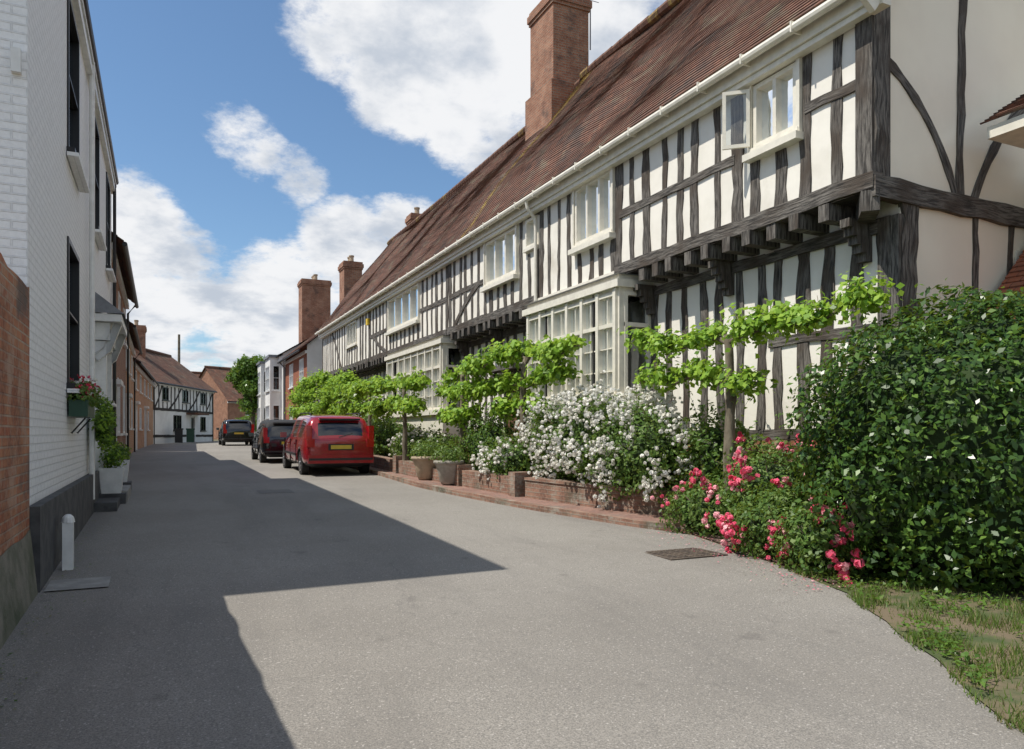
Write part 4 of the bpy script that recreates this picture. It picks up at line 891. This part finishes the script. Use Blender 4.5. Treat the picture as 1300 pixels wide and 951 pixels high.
    for (t,z) in wh:
        for s_ in (-1,1):
            q=Vector(T(s_*.78,t,.315));r=.315*kH
            def cyl(rr,x0,x1,mat,seg=28):
                a=[];b=[]
                for k in range(seg):
                    an=2*math.pi*k/seg;a.append((q.x+s_*x0,q.y+rr*math.cos(an),q.z+rr*math.sin(an)));b.append((q.x+s_*x1,q.y+rr*math.cos(an),q.z+rr*math.sin(an)))
                for k in range(seg): mb.quad([a[k],a[(k+1)%seg],b[(k+1)%seg],b[k]],mat)
                mb.quad(b,mat);mb.quad(a,mat)
            cyl(r,-.11,.07,M['tyre']);cyl(r*.66,.0,.072,M['trim'])
            for k in range(7):
                an=2*math.pi*k/7;dy,dz=math.cos(an),math.sin(an);py,pz=-dz*.028,dy*.028
                mb.quad([(q.x+s_*.085,q.y+py,q.z+pz),(q.x+s_*.085,q.y-py,q.z-pz),(q.x+s_*.078,q.y+dy*r*.66-py,q.z+dz*r*.66-pz),(q.x+s_*.078,q.y+dy*r*.66+py,q.z+dz*r*.66+pz)],M['alloy'])
            cyl(r*.16,.0,.09,M['alloy'],12)
            sg=28
            for k in range(sg):
                a0,a1=2*math.pi*k/sg,2*math.pi*(k+1)/sg;R0,R1=r*.62,r*.69
                mb.quad([(q.x+s_*.08,q.y+R0*math.cos(a0),q.z+R0*math.sin(a0)),(q.x+s_*.08,q.y+R1*math.cos(a0),q.z+R1*math.sin(a0)),(q.x+s_*.08,q.y+R1*math.cos(a1),q.z+R1*math.sin(a1)),(q.x+s_*.08,q.y+R0*math.cos(a1),q.z+R0*math.sin(a1))],M['alloy'])
    mb.obj('wheels',E)
car('red_parked_car',4.1,18.9,4.5,1.80,1.56,M['red_paint'])
car('black_parked_car',3.75,25.0,3.8,1.7,1.42,M['black_paint'],M['softtop'])
car('black_parked_car',4.2,47.5,4.5,1.85,1.6,M['black_paint'])
# ---------------------------------------------------------------- sky, sun, camera
w=bpy.data.worlds.new("World");scene.world=w;w.use_nodes=True;nt=w.node_tree
bg=nt.nodes['Background'];out=nt.nodes['World Output']
sun=Vector((-1,.14,1.75)).normalized();el=math.asin(sun.z);az=math.atan2(sun.x,sun.y)
sky=nd(nt,'ShaderNodeTexSky');sky.sky_type='NISHITA';sky.sun_disc=False;sky.sun_elevation=el;sky.sun_rotation=az%(2*math.pi)
sky.air_density=1.0;sky.dust_density=.6;sky.ozone_density=2.0
skc=mixc(nt,1.0,sky.outputs[0],(.86,1.0,1.06),'MULTIPLY')
nt.links.new(skc,bg.inputs[0]);bg.inputs[1].default_value=.13
tc=nd(nt,'ShaderNodeTexCoord');D=tc.outputs['Generated']
sp=nd(nt,'ShaderNodeSeparateXYZ');nt.links.new(D,sp.inputs[0])
mz=nd(nt,'ShaderNodeMath',operation='MAXIMUM');nt.links.new(sp.outputs[2],mz.inputs[0]);mz.inputs[1].default_value=0
az_=nd(nt,'ShaderNodeMath',operation='ADD');nt.links.new(mz.outputs[0],az_.inputs[0]);az_.inputs[1].default_value=.32
dv=nd(nt,'ShaderNodeVectorMath',operation='DIVIDE');nt.links.new(D,dv.inputs[0]);nt.links.new(az_.outputs[0],dv.inputs[1])
n1=noi(nt,dv.outputs[0],4.3,10,.66)
def dirv(a,e): a,e=math.radians(a),math.radians(e);return (math.sin(a)*math.cos(e),math.cos(a)*math.cos(e),math.sin(e))
prev=None
for (a,e,r,s) in [(17.5,26,5,1),(24,27,7,1),(22.3,22.5,4.0,1),(31,29,6.5,1),(11.8,27.5,3.4,.8),(38,34,8,1),(.8,10.3,4.6,.9),(13,13.3,3.8,.9),(16.8,14.2,3.4,.85),(-1.6,14.6,3.2,.85),(7.5,8,5.8,1.0),(-3,5,7,1.0),(16,7,6,1),(5.5,20,2.6,.5),(9.5,18.2,2.2,.45),(-40,15,22,.8),(70,25,30,.6),(180,30,80,.6),(30,60,12,.6)]:
    d=nd(nt,'ShaderNodeVectorMath',operation='DOT_PRODUCT');nt.links.new(D,d.inputs[0]);d.inputs[1].default_value=dirv(a,e)
    o_=ramp(nt,d.outputs['Value'],math.cos(math.radians(r*1.4)),math.cos(math.radians(r*.3)),0,s)
    if prev is None: prev=o_
    else:
        mm=nd(nt,'ShaderNodeMath',operation='MAXIMUM');nt.links.new(prev,mm.inputs[0]);nt.links.new(o_,mm.inputs[1]);prev=mm.outputs[0]
ma=nd(nt,'ShaderNodeMath',operation='MULTIPLY_ADD');nt.links.new(prev,ma.inputs[0]);ma.inputs[1].default_value=.38;nt.links.new(n1,ma.inputs[2])
dens=ramp(nt,ma.outputs[0],.62,.82)
n2=noi(nt,dv.outputs[0],5.2,7,.55)
s2=nd(nt,'ShaderNodeMath',operation='MULTIPLY_ADD');nt.links.new(ma.outputs[0],s2.inputs[0]);s2.inputs[1].default_value=.35;nt.links.new(n2,s2.inputs[2])
cc=mixc(nt,ramp(nt,s2.outputs[0],.72,.97),(.93,.94,.96),(.55,.61,.70))
bg2=nd(nt,'ShaderNodeBackground');nt.links.new(cc,bg2.inputs[0]);bg2.inputs[1].default_value=.97
ms=nd(nt,'ShaderNodeMixShader');nt.links.new(dens,ms.inputs[0]);nt.links.new(bg.outputs[0],ms.inputs[1]);nt.links.new(bg2.outputs[0],ms.inputs[2]);nt.links.new(ms.outputs[0],out.inputs[0])
sl=bpy.data.lights.new('sun','SUN');sl.energy=5.0;sl.angle=math.radians(.5);sl.color=(1,.95,.865)
so=bpy.data.objects.new('sun',sl);so.rotation_euler=(-sun).to_track_quat('-Z','Y').to_euler();so.location=(-10,5,30);scene.collection.objects.link(so)
cam=bpy.data.cameras.new('camera');cam.sensor_width=36;cam.lens=36*950/1300;cam.shift_y=74.5/1300;cam.clip_start=.05;cam.clip_end=3000
co=bpy.data.objects.new('camera',cam);co.location=(0,0,1.6);co.rotation_euler=(math.radians(90),0,-math.radians(25.1));scene.collection.objects.link(co);scene.camera=co
scene.view_settings.view_transform='Standard';scene.view_settings.look='None';scene.view_settings.exposure=0
